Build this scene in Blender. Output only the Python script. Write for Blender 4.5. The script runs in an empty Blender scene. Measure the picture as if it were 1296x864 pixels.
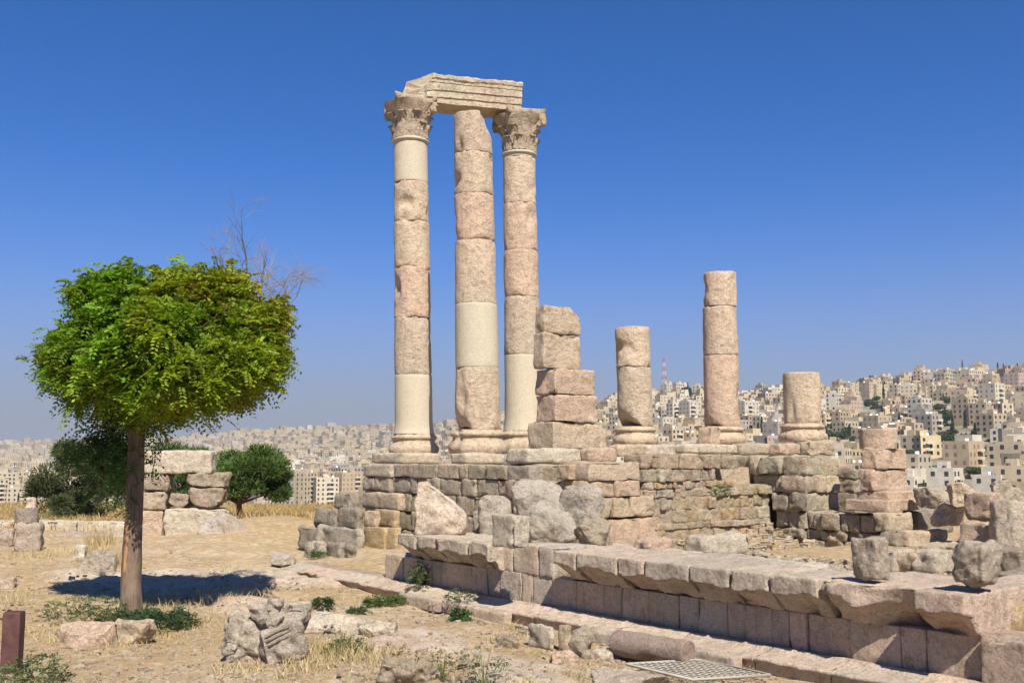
import bpy, math, random
import numpy as np
from math import radians as R, sin, cos, pi
random.seed(7); rng = np.random.default_rng(7)
scene = bpy.context.scene
# ------------------------------------------------------------------ camera, sky, sun
F = 1300.0; PITCH = math.atan(146 / F); EYE = 2.0
cam_d = bpy.data.cameras.new('camera'); cam = bpy.data.objects.new('camera', cam_d)
scene.collection.objects.link(cam); scene.camera = cam
cam.location = (0, 0, EYE); cam.rotation_euler = (pi / 2 + PITCH, 0, 0)
cam_d.sensor_width = 36; cam_d.lens = 36 * F / 1296; cam_d.clip_end = 30000; cam_d.clip_start = 0.1
SUN_EL = 49.0
SUN_TO = np.array([0.28, -0.96]); SUN_TO /= np.linalg.norm(SUN_TO)      # horizontal direction towards the sun
world = bpy.data.worlds.new('World'); scene.world = world; world.use_nodes = True
wn = world.node_tree.nodes; wl = world.node_tree.links
sky = wn.new('ShaderNodeTexSky'); sky.sky_type = 'NISHITA'; sky.sun_disc = False
sky.sun_elevation = R(SUN_EL); sky.sun_rotation = math.atan2(SUN_TO[0], SUN_TO[1])
sky.altitude = 900; sky.air_density = 0.7; sky.dust_density = 0.2; sky.ozone_density = 10
EXPO = 0.95
# dusty desert air thickens towards the horizon (a function of elevation only)
_t = wn.new('ShaderNodeVectorMath'); _t.operation = 'MULTIPLY'; _t.inputs[1].default_value = (.26, .645, .90); wl.new(sky.outputs[0], _t.inputs[0])
_g = wn.new('ShaderNodeTexCoord'); _s = wn.new('ShaderNodeSeparateXYZ'); wl.new(_g.outputs['Generated'], _s.inputs[0])
def _m(op, a, b=0.0):
    m = wn.new('ShaderNodeMath'); m.operation = op
    for i, q in ((0, a), (1, b)):
        if isinstance(q, (int, float)): m.inputs[i].default_value = q
        else: wl.new(q, m.inputs[i])
    return m.outputs[0]
_z = _m('DIVIDE', _m('MAXIMUM', _s.outputs[2], 0.0), 0.155); _f = _m('EXPONENT', _m('MULTIPLY', _m('MULTIPLY', _z, _z), -1.0))
_x = wn.new('ShaderNodeMix'); _x.data_type = 'RGBA'; wl.new(_f, _x.inputs[0]); wl.new(_t.outputs[0], _x.inputs[6]); _x.inputs[7].default_value = (2.05, 2.15, 2.45, 1)
wl.new(_x.outputs[2], wn['Background'].inputs[0]); wn['Background'].inputs[1].default_value = 0.088
sd = bpy.data.lights.new('sun', 'SUN'); so = bpy.data.objects.new('sun', sd); scene.collection.objects.link(so)
sd.energy = 4.0; sd.angle = R(0.5); sd.color = (1.0, 0.935, 0.83)
_d = (SUN_TO[0] * cos(R(SUN_EL)), SUN_TO[1] * cos(R(SUN_EL)), sin(R(SUN_EL)))
import mathutils
so.rotation_euler = mathutils.Vector(_d).to_track_quat('Z', 'Y').to_euler()
vs = scene.view_settings; vs.view_transform = 'Standard'; vs.look = 'None'; vs.exposure = EXPO; vs.gamma = 1
HAZE = 0.00012
# ------------------------------------------------------------------ helpers
def ray(px, py):
    a = (px - 648) / F; b = (432 - py) / F
    y = cos(PITCH) - b * sin(PITCH)
    return a / y, (sin(PITCH) + b * cos(PITCH)) / y
def at(px, py, Y):
    a, b = ray(px, py); return np.array([a * Y, Y, EYE + b * Y])
def atz(px, py, z):
    a, b = ray(px, py); Y = (z - EYE) / b; return np.array([a * Y, Y, z])
Uv = np.array([-0.619, 0.785]); Uv /= np.linalg.norm(Uv)
Vv = np.array([-Uv[1] * -1, 0]); Vv = np.array([Uv[1], -Uv[0]])          # (.785,.619)
P0 = atz(1065, 862, 0.0)[:2]
YAWV = math.atan2(Vv[1], Vv[0])
def uv(u, v): return P0 + Uv * u + Vv * v
def u_at(px, v, py=700):
    k = ray(px, py)[0]; p = P0 + Vv * v
    return (k * p[1] - p[0]) / (Uv[0] - k * Uv[1])
def solve(P, d, px, py):
    k = ray(px, py)[0]; return (k * P[1] - P[0]) / (d[0] - k * d[1])
def sstep(a, b, x):
    t = np.clip((x - a) / (b - a), 0, 1); return t * t * (3 - 2 * t)
# vectorised gradient-like value noise
def _h(ix, iy, iz, s):
    n = (ix.astype(np.int64) * 73856093) ^ (iy.astype(np.int64) * 19349663) ^ (iz.astype(np.int64) * 83492791) ^ (s * 2654435761)
    n = (n ^ (n >> 13)) & 0x7fffffff; n = (n * 1274126177 + 12345) & 0x7fffffff; n = n ^ (n >> 15); n = (n * 668265263) & 0x7fffffff
    return (n & 0xffff) / 32767.5 - 1.0
def vnoise(p, s=0):
    p = np.asarray(p, float); i = np.floor(p).astype(np.int64); f = p - i; f = f * f * (3 - 2 * f); r = 0
    for dx in (0, 1):
        wx = f[:, 0] if dx else 1 - f[:, 0]
        for dy in (0, 1):
            wy = f[:, 1] if dy else 1 - f[:, 1]
            for dz in (0, 1):
                wz = f[:, 2] if dz else 1 - f[:, 2]
                r = r + wx * wy * wz * _h(i[:, 0] + dx, i[:, 1] + dy, i[:, 2] + dz, s)
    return r
def fbm(p, s=0, o=4, g=0.5):
    r = 0; a = 1.0; p = np.asarray(p, float)
    for k in range(o): r = r + a * vnoise(p * (2.03 ** k) + 7.3 * k, s + k); a *= g
    return r
# mesh builder
COL = scene.collection
class MB:
    def __init__(s): s.v = []; s.f = []; s.t = []; s.n = 0
    def add(s, v, f, tint=(1, 1, 1)):
        v = np.asarray(v, float); f = np.asarray(f, int)
        s.v.append(v); s.f.append(f + s.n); t = np.asarray(tint, float)
        s.t.append(np.tile(t, (len(v), 1)) if t.ndim == 1 else t); s.n += len(v); return s
    def build(s, name, mat, parent=None, origin=None, smooth=True):
        v = np.vstack(s.v); t = np.vstack(s.t)
        if origin is None: origin = np.array([(v[:, 0].min() + v[:, 0].max()) / 2, (v[:, 1].min() + v[:, 1].max()) / 2, v[:, 2].min()])
        origin = np.asarray(origin, float)
        v = v - origin
        me = bpy.data.meshes.new(name)
        me.vertices.add(len(v)); me.vertices.foreach_set('co', v.astype(np.float32).ravel())
        ns = sum(len(f) for f in s.f); 
        loops = np.concatenate([f.ravel() for f in s.f]); cnt = np.concatenate([np.full(len(f), f.shape[1]) for f in s.f])
        me.loops.add(len(loops)); me.loops.foreach_set('vertex_index', loops.astype(np.int32))
        me.polygons.add(ns); st = np.concatenate([[0], np.cumsum(cnt)[:-1]])
        me.polygons.foreach_set('loop_start', st.astype(np.int32))
        try: me.polygons.foreach_set('loop_total', cnt.astype(np.int32))
        except Exception: pass
        me.update(calc_edges=True)
        a = me.color_attributes.new('Col', 'FLOAT_COLOR', 'POINT')
        a.data.foreach_set('color', np.hstack([t, np.ones((len(t), 1))]).astype(np.float32).ravel())
        me.polygons.foreach_set('use_smooth', np.full(ns, bool(smooth)))
        me.validate()
        me.materials.append(mat)
        o = bpy.data.objects.new(name, me); COL.objects.link(o)
        if parent is not None:
            o.parent = parent; o.location = origin - np.array(parent['_o'])
        else: o.location = origin
        return o
def tag(o, label=None, cat=None, group=None, kind=None):
    if label: o['label'] = label
    if cat: o['category'] = cat
    if group: o['group'] = group
    if kind: o['kind'] = kind
    return o
def thing(name, label, cat, loc, group=None):
    o = bpy.data.objects.new(name, None); COL.objects.link(o); o.location = loc
    o.empty_display_size = 0.2
    o['_o'] = [float(c) for c in loc]
    return tag(o, label, cat, group)
_tc = {}
def cube_t(n):
    if n in _tc: return _tc[n]
    e = 0.07; c = np.concatenate([[-1], np.linspace(-1 + e, 1 - e, n - 1), [1]]); idx = {}; vs_ = []; fs = []
    def vid(p):
        k = tuple(np.round(p, 5))
        if k not in idx: idx[k] = len(vs_); vs_.append(p)
        return idx[k]
    for ax in range(3):
        for sg in (-1, 1):
            for i in range(n):
                for j in range(n):
                    q = []
                    for (a, b) in ((i, j), (i + 1, j), (i + 1, j + 1), (i, j + 1)):
                        p = [0, 0, 0]; p[ax] = sg; p[(ax + 1) % 3] = c[a]; p[(ax + 2) % 3] = c[b]; q.append(vid(p))
                    fs.append(q if sg > 0 else q[::-1])
    _tc[n] = (np.array(vs_, float), np.array(fs)); return _tc[n]
def rotz(p, a):
    c, s = cos(a), sin(a); q = p.copy(); q[:, 0] = c * p[:, 0] - s * p[:, 1]; q[:, 1] = s * p[:, 0] + c * p[:, 1]; return q
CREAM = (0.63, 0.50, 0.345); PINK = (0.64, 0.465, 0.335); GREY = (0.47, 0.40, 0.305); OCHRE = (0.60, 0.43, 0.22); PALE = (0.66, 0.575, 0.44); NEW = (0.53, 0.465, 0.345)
def tintr(pal=None, j=0.07):
    c = np.array(random.choice(pal or [CREAM, CREAM, PINK, GREY])); return tuple(c * (1 + random.uniform(-j, j)) * (1 + rng.uniform(-.025, .025, 3)))
def block(mb, ctr, size, yaw=0, rnd=0.03, rough=0.012, n=8, seed=None, tint=CREAM, planes=None, warp=None, chip=1.0, tilt=0):
    """worn stone block; size full extents; planes=[(nx,ny,nz,d)] in half-size units cut faces off"""
    if seed is None: seed = random.randrange(99999)
    t, f = cube_t(n); h = np.array(size) / 2; r = min(rnd, 0.92 * h.min()); p = t * h
    q = np.clip(p, -(h - r), h - r); d = p - q; L = np.linalg.norm(d, axis=1, keepdims=True); L[L == 0] = 1
    nn = d / L; p = q + nn * r
    if planes:
        for (a, b, c, dd) in planes:
            m = np.array([a, b, c], float); m /= np.linalg.norm(m); s = p / h; ov = s @ m - dd
            s = s - np.outer(np.maximum(ov, 0), m); p = s * h
    w = seed * 0.137
    edge = ((np.abs(t) > 0.9).sum(1) >= 2)
    nz = fbm((p + w) * (2.2 / max(0.25, h.mean() * 2)), seed % 97, 3); nf = fbm((p + w) * 9, seed % 89, 3)
    p = p + nn * (rough * (1.2 * nz + 0.7 * nf))[:, None]
    ch = np.maximum(0, fbm((p + w) * 4.0, seed % 83, 2) - 0.15) * edge * chip * min(0.12, h.min() * 0.35)
    p = p - nn * ch[:, None]
    if warp is not None: p = warp(p)
    if tilt: 
        c_, s_ = cos(tilt), sin(tilt); x, z = p[:, 0].copy(), p[:, 2].copy(); p[:, 0] = c_ * x + s_ * z; p[:, 2] = -s_ * x + c_ * z
    p = rotz(p, yaw) + np.array(ctr)
    mb.add(p, f, tint)
def rock(mb, ctr, size, yaw=0, seed=0, tint=CREAM, n=12, cuts=7, rough=0.02, planes=None, tilt=0, rf=.13):
    rs = random.Random(seed); pl = list(planes or [])
    for k in range(cuts):
        a = rs.uniform(0, 2 * pi); e = rs.uniform(-0.5, 0.9); pl.append((cos(a) * cos(e), sin(a) * cos(e), sin(e), rs.uniform(0.72, 1.0)))
    s = max(size)
    block(mb, ctr, size, yaw, rnd=rf * min(size), rough=rough, n=n, seed=seed + 1, tint=tint, planes=pl, tilt=tilt, chip=0.5)
# ------------------------------------------------------------------ materials
def newmat(name):
    m = bpy.data.materials.new(name); m.use_nodes = True; nt = m.node_tree; b = nt.nodes['Principled BSDF']; return m, nt, b
def N(nt, t, **k):
    n = nt.nodes.new(t)
    for a, v in k.items():
        if a in ('_in',): continue
        setattr(n, a, v)
    return n
def noise(nt, vec, scale, detail=6, rough=0.6, dist=0):
    n = nt.nodes.new('ShaderNodeTexNoise'); n.inputs['Scale'].default_value = scale; n.inputs['Detail'].default_value = detail
    n.inputs['Roughness'].default_value = rough; n.inputs['Distortion'].default_value = dist; nt.links.new(vec, n.inputs['Vector']); return n.outputs['Fac']
def ramp(nt, fac, a, b, ca=(0, 0, 0), cb=(1, 1, 1)):
    r = nt.nodes.new('ShaderNodeValToRGB'); r.color_ramp.elements[0].position = a; r.color_ramp.elements[1].position = b
    r.color_ramp.elements[0].color = (*ca, 1); r.color_ramp.elements[1].color = (*cb, 1); nt.links.new(fac, r.inputs[0]); return r.outputs[0]
def mix(nt, fac, a, b, mode='MIX', f=None):
    m = nt.nodes.new('ShaderNodeMix'); m.data_type = 'RGBA'; m.blend_type = mode
    if fac is None: m.inputs[0].default_value = f
    else: nt.links.new(fac, m.inputs[0])
    for i, s in ((6, a), (7, b)):
        if isinstance(s, tuple): m.inputs[i].default_value = (*s, 1)
        else: nt.links.new(s, m.inputs[i])
    return m.outputs[2]
def math_(nt, op, a, b=0.0):
    m = nt.nodes.new('ShaderNodeMath'); m.operation = op
    for i, s in ((0, a), (1, b)):
        if isinstance(s, (int, float)): m.inputs[i].default_value = s
        else: nt.links.new(s, m.inputs[i])
    return m.outputs[0]
def attr(nt, name='Col'):
    a = nt.nodes.new('ShaderNodeAttribute'); a.attribute_name = name; return a.outputs['Color']
def pos(nt): return nt.nodes.new('ShaderNodeNewGeometry').outputs['Position']
def bump(nt, b, h, st, dist=0.02, prev=None):
    n = nt.nodes.new('ShaderNodeBump'); n.inputs['Strength'].default_value = st; n.inputs['Distance'].default_value = dist
    nt.links.new(h, n.inputs['Height'])
    if prev: nt.links.new(prev, n.inputs['Normal'])
    if b is not None: nt.links.new(n.outputs[0], b.inputs['Normal'])
    return n.outputs[0]
def stone_mat(name, stain=0.6, grey=0.5, bs=0.7, pink=0.35):
    m, nt, b = newmat(name); p = pos(nt); c = attr(nt)
    n1 = noise(nt, p, 1.7, 8, 0.62); n2 = noise(nt, p, 5.5, 8, 0.68, 0.15); n3 = noise(nt, p, 38, 5, 0.7); n4 = noise(nt, p, 0.55, 5, .6); n5 = noise(nt, p, 13, 7, .74, .1)
    c = mix(nt, math_(nt, 'MULTIPLY', ramp(nt, n1, 0.44, 0.62), grey), c, (0.42, 0.365, 0.285))
    c = mix(nt, math_(nt, 'MULTIPLY', ramp(nt, n4, 0.5, 0.68), pink), c, (0.66, 0.45, 0.335))
    c = mix(nt, math_(nt, 'MULTIPLY', ramp(nt, n2, 0.53, 0.66), stain), c, (0.27, 0.20, 0.135))
    c = mix(nt, math_(nt, 'MULTIPLY', ramp(nt, n5, 0.565, 0.64), 0.75 * stain), c, (0.17, 0.135, 0.10))
    c = mix(nt, math_(nt, 'MULTIPLY', ramp(nt, n5, 0.32, 0.42, (1, 1, 1), (0, 0, 0)), 0.45), c, (0.66, 0.60, 0.50))
    mp = nt.nodes.new('ShaderNodeMapping'); mp.inputs['Scale'].default_value = (3.2, 3.2, .5); nt.links.new(p, mp.inputs[0]); ns = noise(nt, mp.outputs[0], 2.2, 7, .7, .3)
    c = mix(nt, math_(nt, 'MULTIPLY', ramp(nt, ns, 0.53, 0.63), 0.55 * stain + .05), c, (0.34, 0.26, 0.175))
    n7 = noise(nt, p, 2.9, 9, .74, .4); c = mix(nt, math_(nt, 'MULTIPLY', ramp(nt, n7, 0.55, 0.60), 0.75 * stain), c, (0.40, 0.33, 0.235)); c = mix(nt, math_(nt, 'MULTIPLY', ramp(nt, n7, 0.36, 0.43, (1, 1, 1), (0, 0, 0)), 0.6 * grey + .1), c, (0.74, 0.66, 0.52))
    cr_ = nt.nodes.new('ShaderNodeTexVoronoi'); cr_.feature = 'DISTANCE_TO_EDGE'; cr_.inputs['Scale'].default_value = 1.9; wv_ = nt.nodes.new('ShaderNodeVectorMath'); nn_ = nt.nodes.new('ShaderNodeTexNoise'); nn_.inputs['Scale'].default_value = 3.0; nn_.inputs['Detail'].default_value = 6; nt.links.new(p, nn_.inputs['Vector']); wv_.operation = 'MULTIPLY_ADD'; wv_.inputs[1].default_value = (.9, .9, .9); nt.links.new(nn_.outputs['Color'], wv_.inputs[0]); nt.links.new(p, wv_.inputs[2]); nt.links.new(wv_.outputs[0], cr_.inputs['Vector'])
    crk = ramp(nt, cr_.outputs['Distance'], 0.0, 0.012); gate = ramp(nt, n4, .48, .56); crm = math_(nt, 'MULTIPLY', math_(nt, 'SUBTRACT', 1.0, crk), math_(nt, 'MULTIPLY', gate, stain)); c = mix(nt, crm, c, (.16, .12, .09))
    c = mix(nt, None, c, ramp(nt, n3, 0.30, 0.75, (0.68, 0.66, 0.64), (1.2, 1.2, 1.2)), 'MULTIPLY', 0.8)
    nt.links.new(c, b.inputs['Base Color']); b.inputs['Roughness'].default_value = 0.95; b.inputs['Specular IOR Level'].default_value = 0.1
    v = nt.nodes.new('ShaderNodeTexVoronoi'); v.inputs['Scale'].default_value = 26; nt.links.new(p, v.inputs['Vector'])
    pit = ramp(nt, v.outputs['Distance'], 0.0, 0.35)
    x = bump(nt, None, n3, bs * .7, 0.016); x = bump(nt, None, n5, bs, 0.07, x); x = bump(nt, None, pit, bs * 0.45, 0.02, x); bump(nt, b, n2, bs, 0.11, x)
    return m
STONE = stone_mat('weathered_limestone', 0.5, 0.35, 0.8); SHAFT = stone_mat('column_limestone', 0.55, 0.30, 0.7, 0.45); CLEAN = stone_mat('restored_limestone', 0.10, 0.04, 0.14, 0.05)
ROUGH = stone_mat('rough_limestone', 0.60, 0.38, 1.1, 0.25); PODIUM = stone_mat('podium_limestone', 0.5, 0.28, 0.7, 0.5)
def plain(name, col, rough=0.8, nz=0.15, scale=3.0, metal=0):
    m, nt, b = newmat(name); p = pos(nt); n = noise(nt, p, scale, 5)
    lo = tuple(x * (1 - nz) for x in col); hi = tuple(x * (1 + nz) for x in col)
    nt.links.new(ramp(nt, n, 0.3, 0.7, lo, hi), b.inputs['Base Color']); b.inputs['Roughness'].default_value = rough; b.inputs['Metallic'].default_value = metal
    b.inputs['Specular IOR Level'].default_value = 0.25; return m
def leaf_mat(name, tr=0.35, sat=1.0):
    m, nt, b = newmat(name); c = attr(nt); p = pos(nt)
    c = mix(nt, None, c, ramp(nt, noise(nt, p, 9, 3), 0.3, 0.7, (0.7, 0.75, 0.7), (1.3, 1.25, 1.2)), 'MULTIPLY', 1.0)
    nt.links.new(c, b.inputs['Base Color']); b.inputs['Roughness'].default_value = 0.55; b.inputs['Specular IOR Level'].default_value = 0.25
    t = nt.nodes.new('ShaderNodeBsdfTranslucent'); nt.links.new(mix(nt, None, c, (1.5, 1.5, 0.5), 'MULTIPLY', 1.0), t.inputs[0])
    ms = nt.nodes.new('ShaderNodeMixShader'); ms.inputs[0].default_value = tr
    nt.links.new(b.outputs[0], ms.inputs[1]); nt.links.new(t.outputs[0], ms.inputs[2]); nt.links.new(ms.outputs[0], nt.nodes['Material Output'].inputs[0]); return m
LEAF = leaf_mat('leaf'); NEEDLE = leaf_mat('needle', 0.12)
DRY = leaf_mat('dry_grass_blades', 0.2)
def bark_mat():
    m, nt, b = newmat('bark'); p = pos(nt); mp = nt.nodes.new('ShaderNodeMapping'); mp.inputs['Scale'].default_value = (1, 1, 0.12); nt.links.new(p, mp.inputs[0])
    n = noise(nt, mp.outputs[0], 45, 6, .7); n2 = noise(nt, p, 3, 4)
    c = ramp(nt, n, 0.3, 0.7, (0.10, 0.075, 0.055), (0.34, 0.27, 0.21)); c = mix(nt, ramp(nt, n2, 0.55, 0.7), c, (0.30, 0.24, 0.19)); c = mix(nt, None, c, attr(nt), 'MULTIPLY', 1.0)
    nt.links.new(c, b.inputs['Base Color']); b.inputs['Roughness'].default_value = 0.95; bump(nt, b, n, 0.9, 0.02); return m
BARK = bark_mat()
def ground_mat():
    m, nt, b = newmat('sandy_ground'); p = pos(nt)
    n0 = noise(nt, p, 0.22, 6, .6); n1 = noise(nt, p, 0.9, 8, .62); n2 = noise(nt, p, 7, 8, .7); n3 = noise(nt, p, 45, 5, .75)
    a = nt.nodes.new('ShaderNodeAttribute'); a.attribute_name = 'Col'; sp = nt.nodes.new('ShaderNodeSeparateColor'); nt.links.new(a.outputs['Color'], sp.inputs[0])
    c = ramp(nt, n1, 0.41, 0.57, (0.43, 0.31, 0.175), (0.53, 0.415, 0.265))
    c = mix(nt, ramp(nt, n0, 0.44, 0.54), c, (0.47, 0.34, 0.18))
    c = mix(nt, math_(nt, 'MULTIPLY', ramp(nt, n2, 0.51, 0.62), 0.75), c, (0.60, 0.51, 0.39))
    c = mix(nt, math_(nt, 'MULTIPLY', ramp(nt, n2, 0.36, 0.47, (1, 1, 1), (0, 0, 0)), 0.6), c, (0.30, 0.22, 0.12))
    c = mix(nt, sp.outputs[1], c, (0.40, 0.26, 0.105))                                      # golden field
    rk = mix(nt, ramp(nt, n2, 0.4, 0.62), (0.50, 0.40, 0.30), (0.60, 0.51, 0.40))
    rk = mix(nt, math_(nt, 'MULTIPLY', ramp(nt, n1, 0.5, 0.62), 0.6), rk, (0.54, 0.38, 0.28))
    c = mix(nt, sp.outputs[0], c, rk)
    c = mix(nt, None, c, ramp(nt, n3, 0.3, 0.72, (0.6, 0.58, 0.55), (1.2, 1.2, 1.2)), 'MULTIPLY', 0.8)
    nt.links.new(c, b.inputs['Base Color']); b.inputs['Roughness'].default_value = 1.0; b.inputs['Specular IOR Level'].default_value = 0.05
    x = bump(nt, None, n3, 0.8, 0.02); bump(nt, b, n2, 0.8, 0.08, x); return m
GROUND = ground_mat()
# ------------------------------------------------------------------ ground near the ruin
ROCKLINE = [atz(250, 748, 0)[:2], atz(330, 765, 0)[:2], atz(430, 795, 0)[:2], atz(520, 815, 0)[:2], atz(640, 850, 0)[:2], atz(760, 880, 0)[:2]]
def seg_d(p, pts):
    d = np.full(len(p), 1e9)
    for a, b in zip(pts[:-1], pts[1:]):
        ab = b - a; t = np.clip(((p - a) @ ab) / (ab @ ab), 0, 1); d = np.minimum(d, np.linalg.norm(p - (a + np.outer(t, ab)), axis=1))
    return d
U_L = u_at(505, 0.5); U_F = u_at(600, 0.5)
def ground_z(x, y, full=False):
    x = np.asarray(x, float); y = np.asarray(y, float); xy = np.stack([x, y], 1); p3 = np.stack([x, y, 0 * x], 1)
    w = xy - P0; u = w @ Uv; v = w @ Vv
    z = 0.06 * fbm(p3 * 0.35, 3, 3) + 0.030 * fbm(p3 * 1.9, 5, 5)
    z = z - 0.75 * sstep(28, 46, y) * sstep(4, -2, x) - 0.35 * sstep(46, 68, y)
    # bedrock strip
    dR = seg_d(xy, ROCKLINE); m = sstep(0.62, 0.22, dR + 0.45 * vnoise(p3 * 1.6, 9)); 
    dT = np.linalg.norm((xy - atz(235, 735, 0)[:2]) * np.array([0.55, 0.8]), axis=1); m = np.maximum(m, sstep(1.4, 0.9, dT + 0.4 * vnoise(p3 * 1.3, 12)))
    n_ = np.abs(fbm(p3 * 2.4, 15, 4)); z = z + m * (0.05 + 0.07 * n_)
    # fill behind the podium
    fill = sstep(U_L, U_F, u) * 0 + (1 - sstep(U_F, U_L, u))
    ft = 0.74 - 0.20 * sstep(1.2, 3.4, v) - 0.22 * sstep(4, 6.5, u) + 0.035 * fbm(p3 * 2.2, 21, 3)
    inside = sstep(0.75, 0.95, v)
    z = np.where(True, z * (1 - inside * fill) + ft * inside * fill, z)
    z = z - .05 * sstep(-.55, -.1, v) * sstep(.2, .02, v) * sstep(11.4, 11.0, u)
    # left of the podium, small step behind the plinth
    li = sstep(0.35, 0.5, v) * sstep(U_L - .3, U_L + .3, u) * sstep(11.6, 11.0, u); z = z + li * 0.06 + 0.27 * sstep(.6, 2.6, v) * sstep(14.8, 12.8, u) * sstep(6.5, 8.5, u)
    # mound at left of the wall (towards the pines)
    c = atz(345, 668, 0.1)[:2]; dm = np.linalg.norm((xy - c) * np.array([0.35, 0.16]), axis=1); z = z + 0.42 * np.exp(-dm ** 2 * 2.0) * (1 - li)
    # shallow trench under the grate
    gx = atz(870, 870, 0)[:2]; dg = np.linalg.norm(xy - gx, axis=1); z = z - 0.05 * np.exp(-(dg / 0.8) ** 2)
    yedge = 68 - 38 * sstep(-3, 5, x); z = z - 14 * sstep(yedge, yedge + 16, y)
    side = sstep(-34, -48, x) + sstep(26, 40, x) + sstep(-6, -14, y) * 0; z = z - 10 * side
    if full:
        fieldm = sstep(27.5, 30, y + 1.2 * vnoise(p3 * .4, 31)) * sstep(3, 0, x); return z, m, fieldm
    return z
_gx = np.linspace(-62, 46, 1800); _gy = np.linspace(-17, 92, 1820)
_GX, _GY = np.meshgrid(_gx, _gy); _GZ = ground_z(_GX.ravel(), _GY.ravel()).reshape(_GX.shape)
def gz(x, y):
    fx = min(max((x + 62) / (_gx[1] - _gx[0]), 0), 1798.99); fy = min(max((y + 17) / (_gy[1] - _gy[0]), 0), 1818.99); i, j = int(fx), int(fy); a, b = fx - i, fy - j
    return float((_GZ[j, i] * (1 - a) + _GZ[j, i + 1] * a) * (1 - b) + (_GZ[j + 1, i] * (1 - a) + _GZ[j + 1, i + 1] * a) * b)
def build_ground():
    xs = np.concatenate([np.linspace(-60, -14, 60)[:-1], np.linspace(-14, 11, 420), np.linspace(11, 45, 50)[1:]])
    ys = np.concatenate([np.linspace(-16, 6.5, 26)[:-1], np.linspace(6.5, 22, 330)[:-1], np.linspace(22, 36, 110)[:-1], np.linspace(36, 90, 110)])
    X, Y = np.meshgrid(xs, ys); x = X.ravel(); y = Y.ravel(); z, m, fm = ground_z(x, y, True)
    v = np.stack([x, y, z], 1); nx, ny = len(xs), len(ys); i = np.arange(nx * ny).reshape(ny, nx)
    f = np.stack([i[:-1, :-1].ravel(), i[:-1, 1:].ravel(), i[1:, 1:].ravel(), i[1:, :-1].ravel()], 1)
    t = np.stack([m, fm, 0 * m], 1); mb = MB(); mb.add(v, f, t)
    tag(mb.build('ground', GROUND, origin=(0, 0, 0)), 'dry sandy ground with pale bedrock around the ruin', kind='structure')
build_ground()
# ------------------------------------------------------------------ far hills carrying the city
SKY_PX = [-700, 0, 120, 200, 330, 490, 560, 640, 760, 800, 860, 950, 1040, 1100, 1160, 1220, 1296, 2000]
SKY_PY = [566, 562, 561, 560, 548, 541, 538, 534, 514, 508, 499, 500, 499, 491, 484, 477, 473, 466]
R0 = ([-700, 500, 740, 1296, 2000], [620, 620, 400, 300, 300])
R1 = ([-700, 0, 430, 560, 700, 780, 1040, 1296, 2000], [3300, 3300, 2600, 2300, 1300, 1000, 900, 820, 820])
B0 = ([-700, 300, 500, 740, 1296, 2000], [645, 645, 645, 625, 640, 640])
def hill_z(px, r):
    r0 = np.interp(px, *R0); r1 = np.interp(px, *R1); yb = np.interp(px, *B0); yt = np.interp(px, SKY_PX, SKY_PY)
    t = np.clip((r - r0) / (r1 - r0), 0, 1); py = yb + (yt - yb) * t ** (0.62 + 0.0 * t)
    zb = EYE + (578 - yb) / F * r0
    z = EYE + (578 - py) / F * r
    z = np.where(r < r0, -22 + (zb + 22) * sstep(90, r0, r), z)
    zt = EYE + (578 - yt) / F * r1
    z = np.where(r > r1, zt - (r - r1) * 0.10, z); return z
def az_xy(px, r):
    a = (px - 648) / F; n = np.sqrt(1 + a * a); return a * r / n * n, r            # depth r, sideways a*r
def build_hills():
    pxs = np.concatenate([np.linspace(-1500, -100, 20)[:-1], np.linspace(-100, 1400, 260), np.linspace(1400, 2800, 20)[1:]])
    rs = np.concatenate([np.linspace(60, 300, 10)[:-1], np.geomspace(300, 4200, 90), [6000]])
    PX, RR = np.meshgrid(pxs, rs); z = hill_z(PX, RR); x = (PX - 648) / F * RR
    p3 = np.stack([x.ravel(), RR.ravel(), 0 * x.ravel()], 1); z = z.ravel() + 2.0 * fbm(p3 * 0.01, 41, 3) * sstep(250, 500, RR.ravel())
    v = np.stack([x.ravel(), RR.ravel(), z], 1); ny, nx = PX.shape; i = np.arange(nx * ny).reshape(ny, nx)
    f = np.stack([i[:-1, :-1].ravel(), i[:-1, 1:].ravel(), i[1:, 1:].ravel(), i[1:, :-1].ravel()], 1)
    m, nt, b = newmat('hillside_soil'); p = pos(nt); c = ramp(nt, noise(nt, p, 0.02, 8, .7), 0.4, 0.62, (0.10, 0.10, 0.055), (0.36, 0.30, 0.22))
    nt.links.new(c, b.inputs['Base Color']); b.inputs['Roughness'].default_value = 1
    MB().add(v, f).build('hills', m, origin=(0, 0, 0))['kind'] = 'structure'
build_hills()
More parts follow.
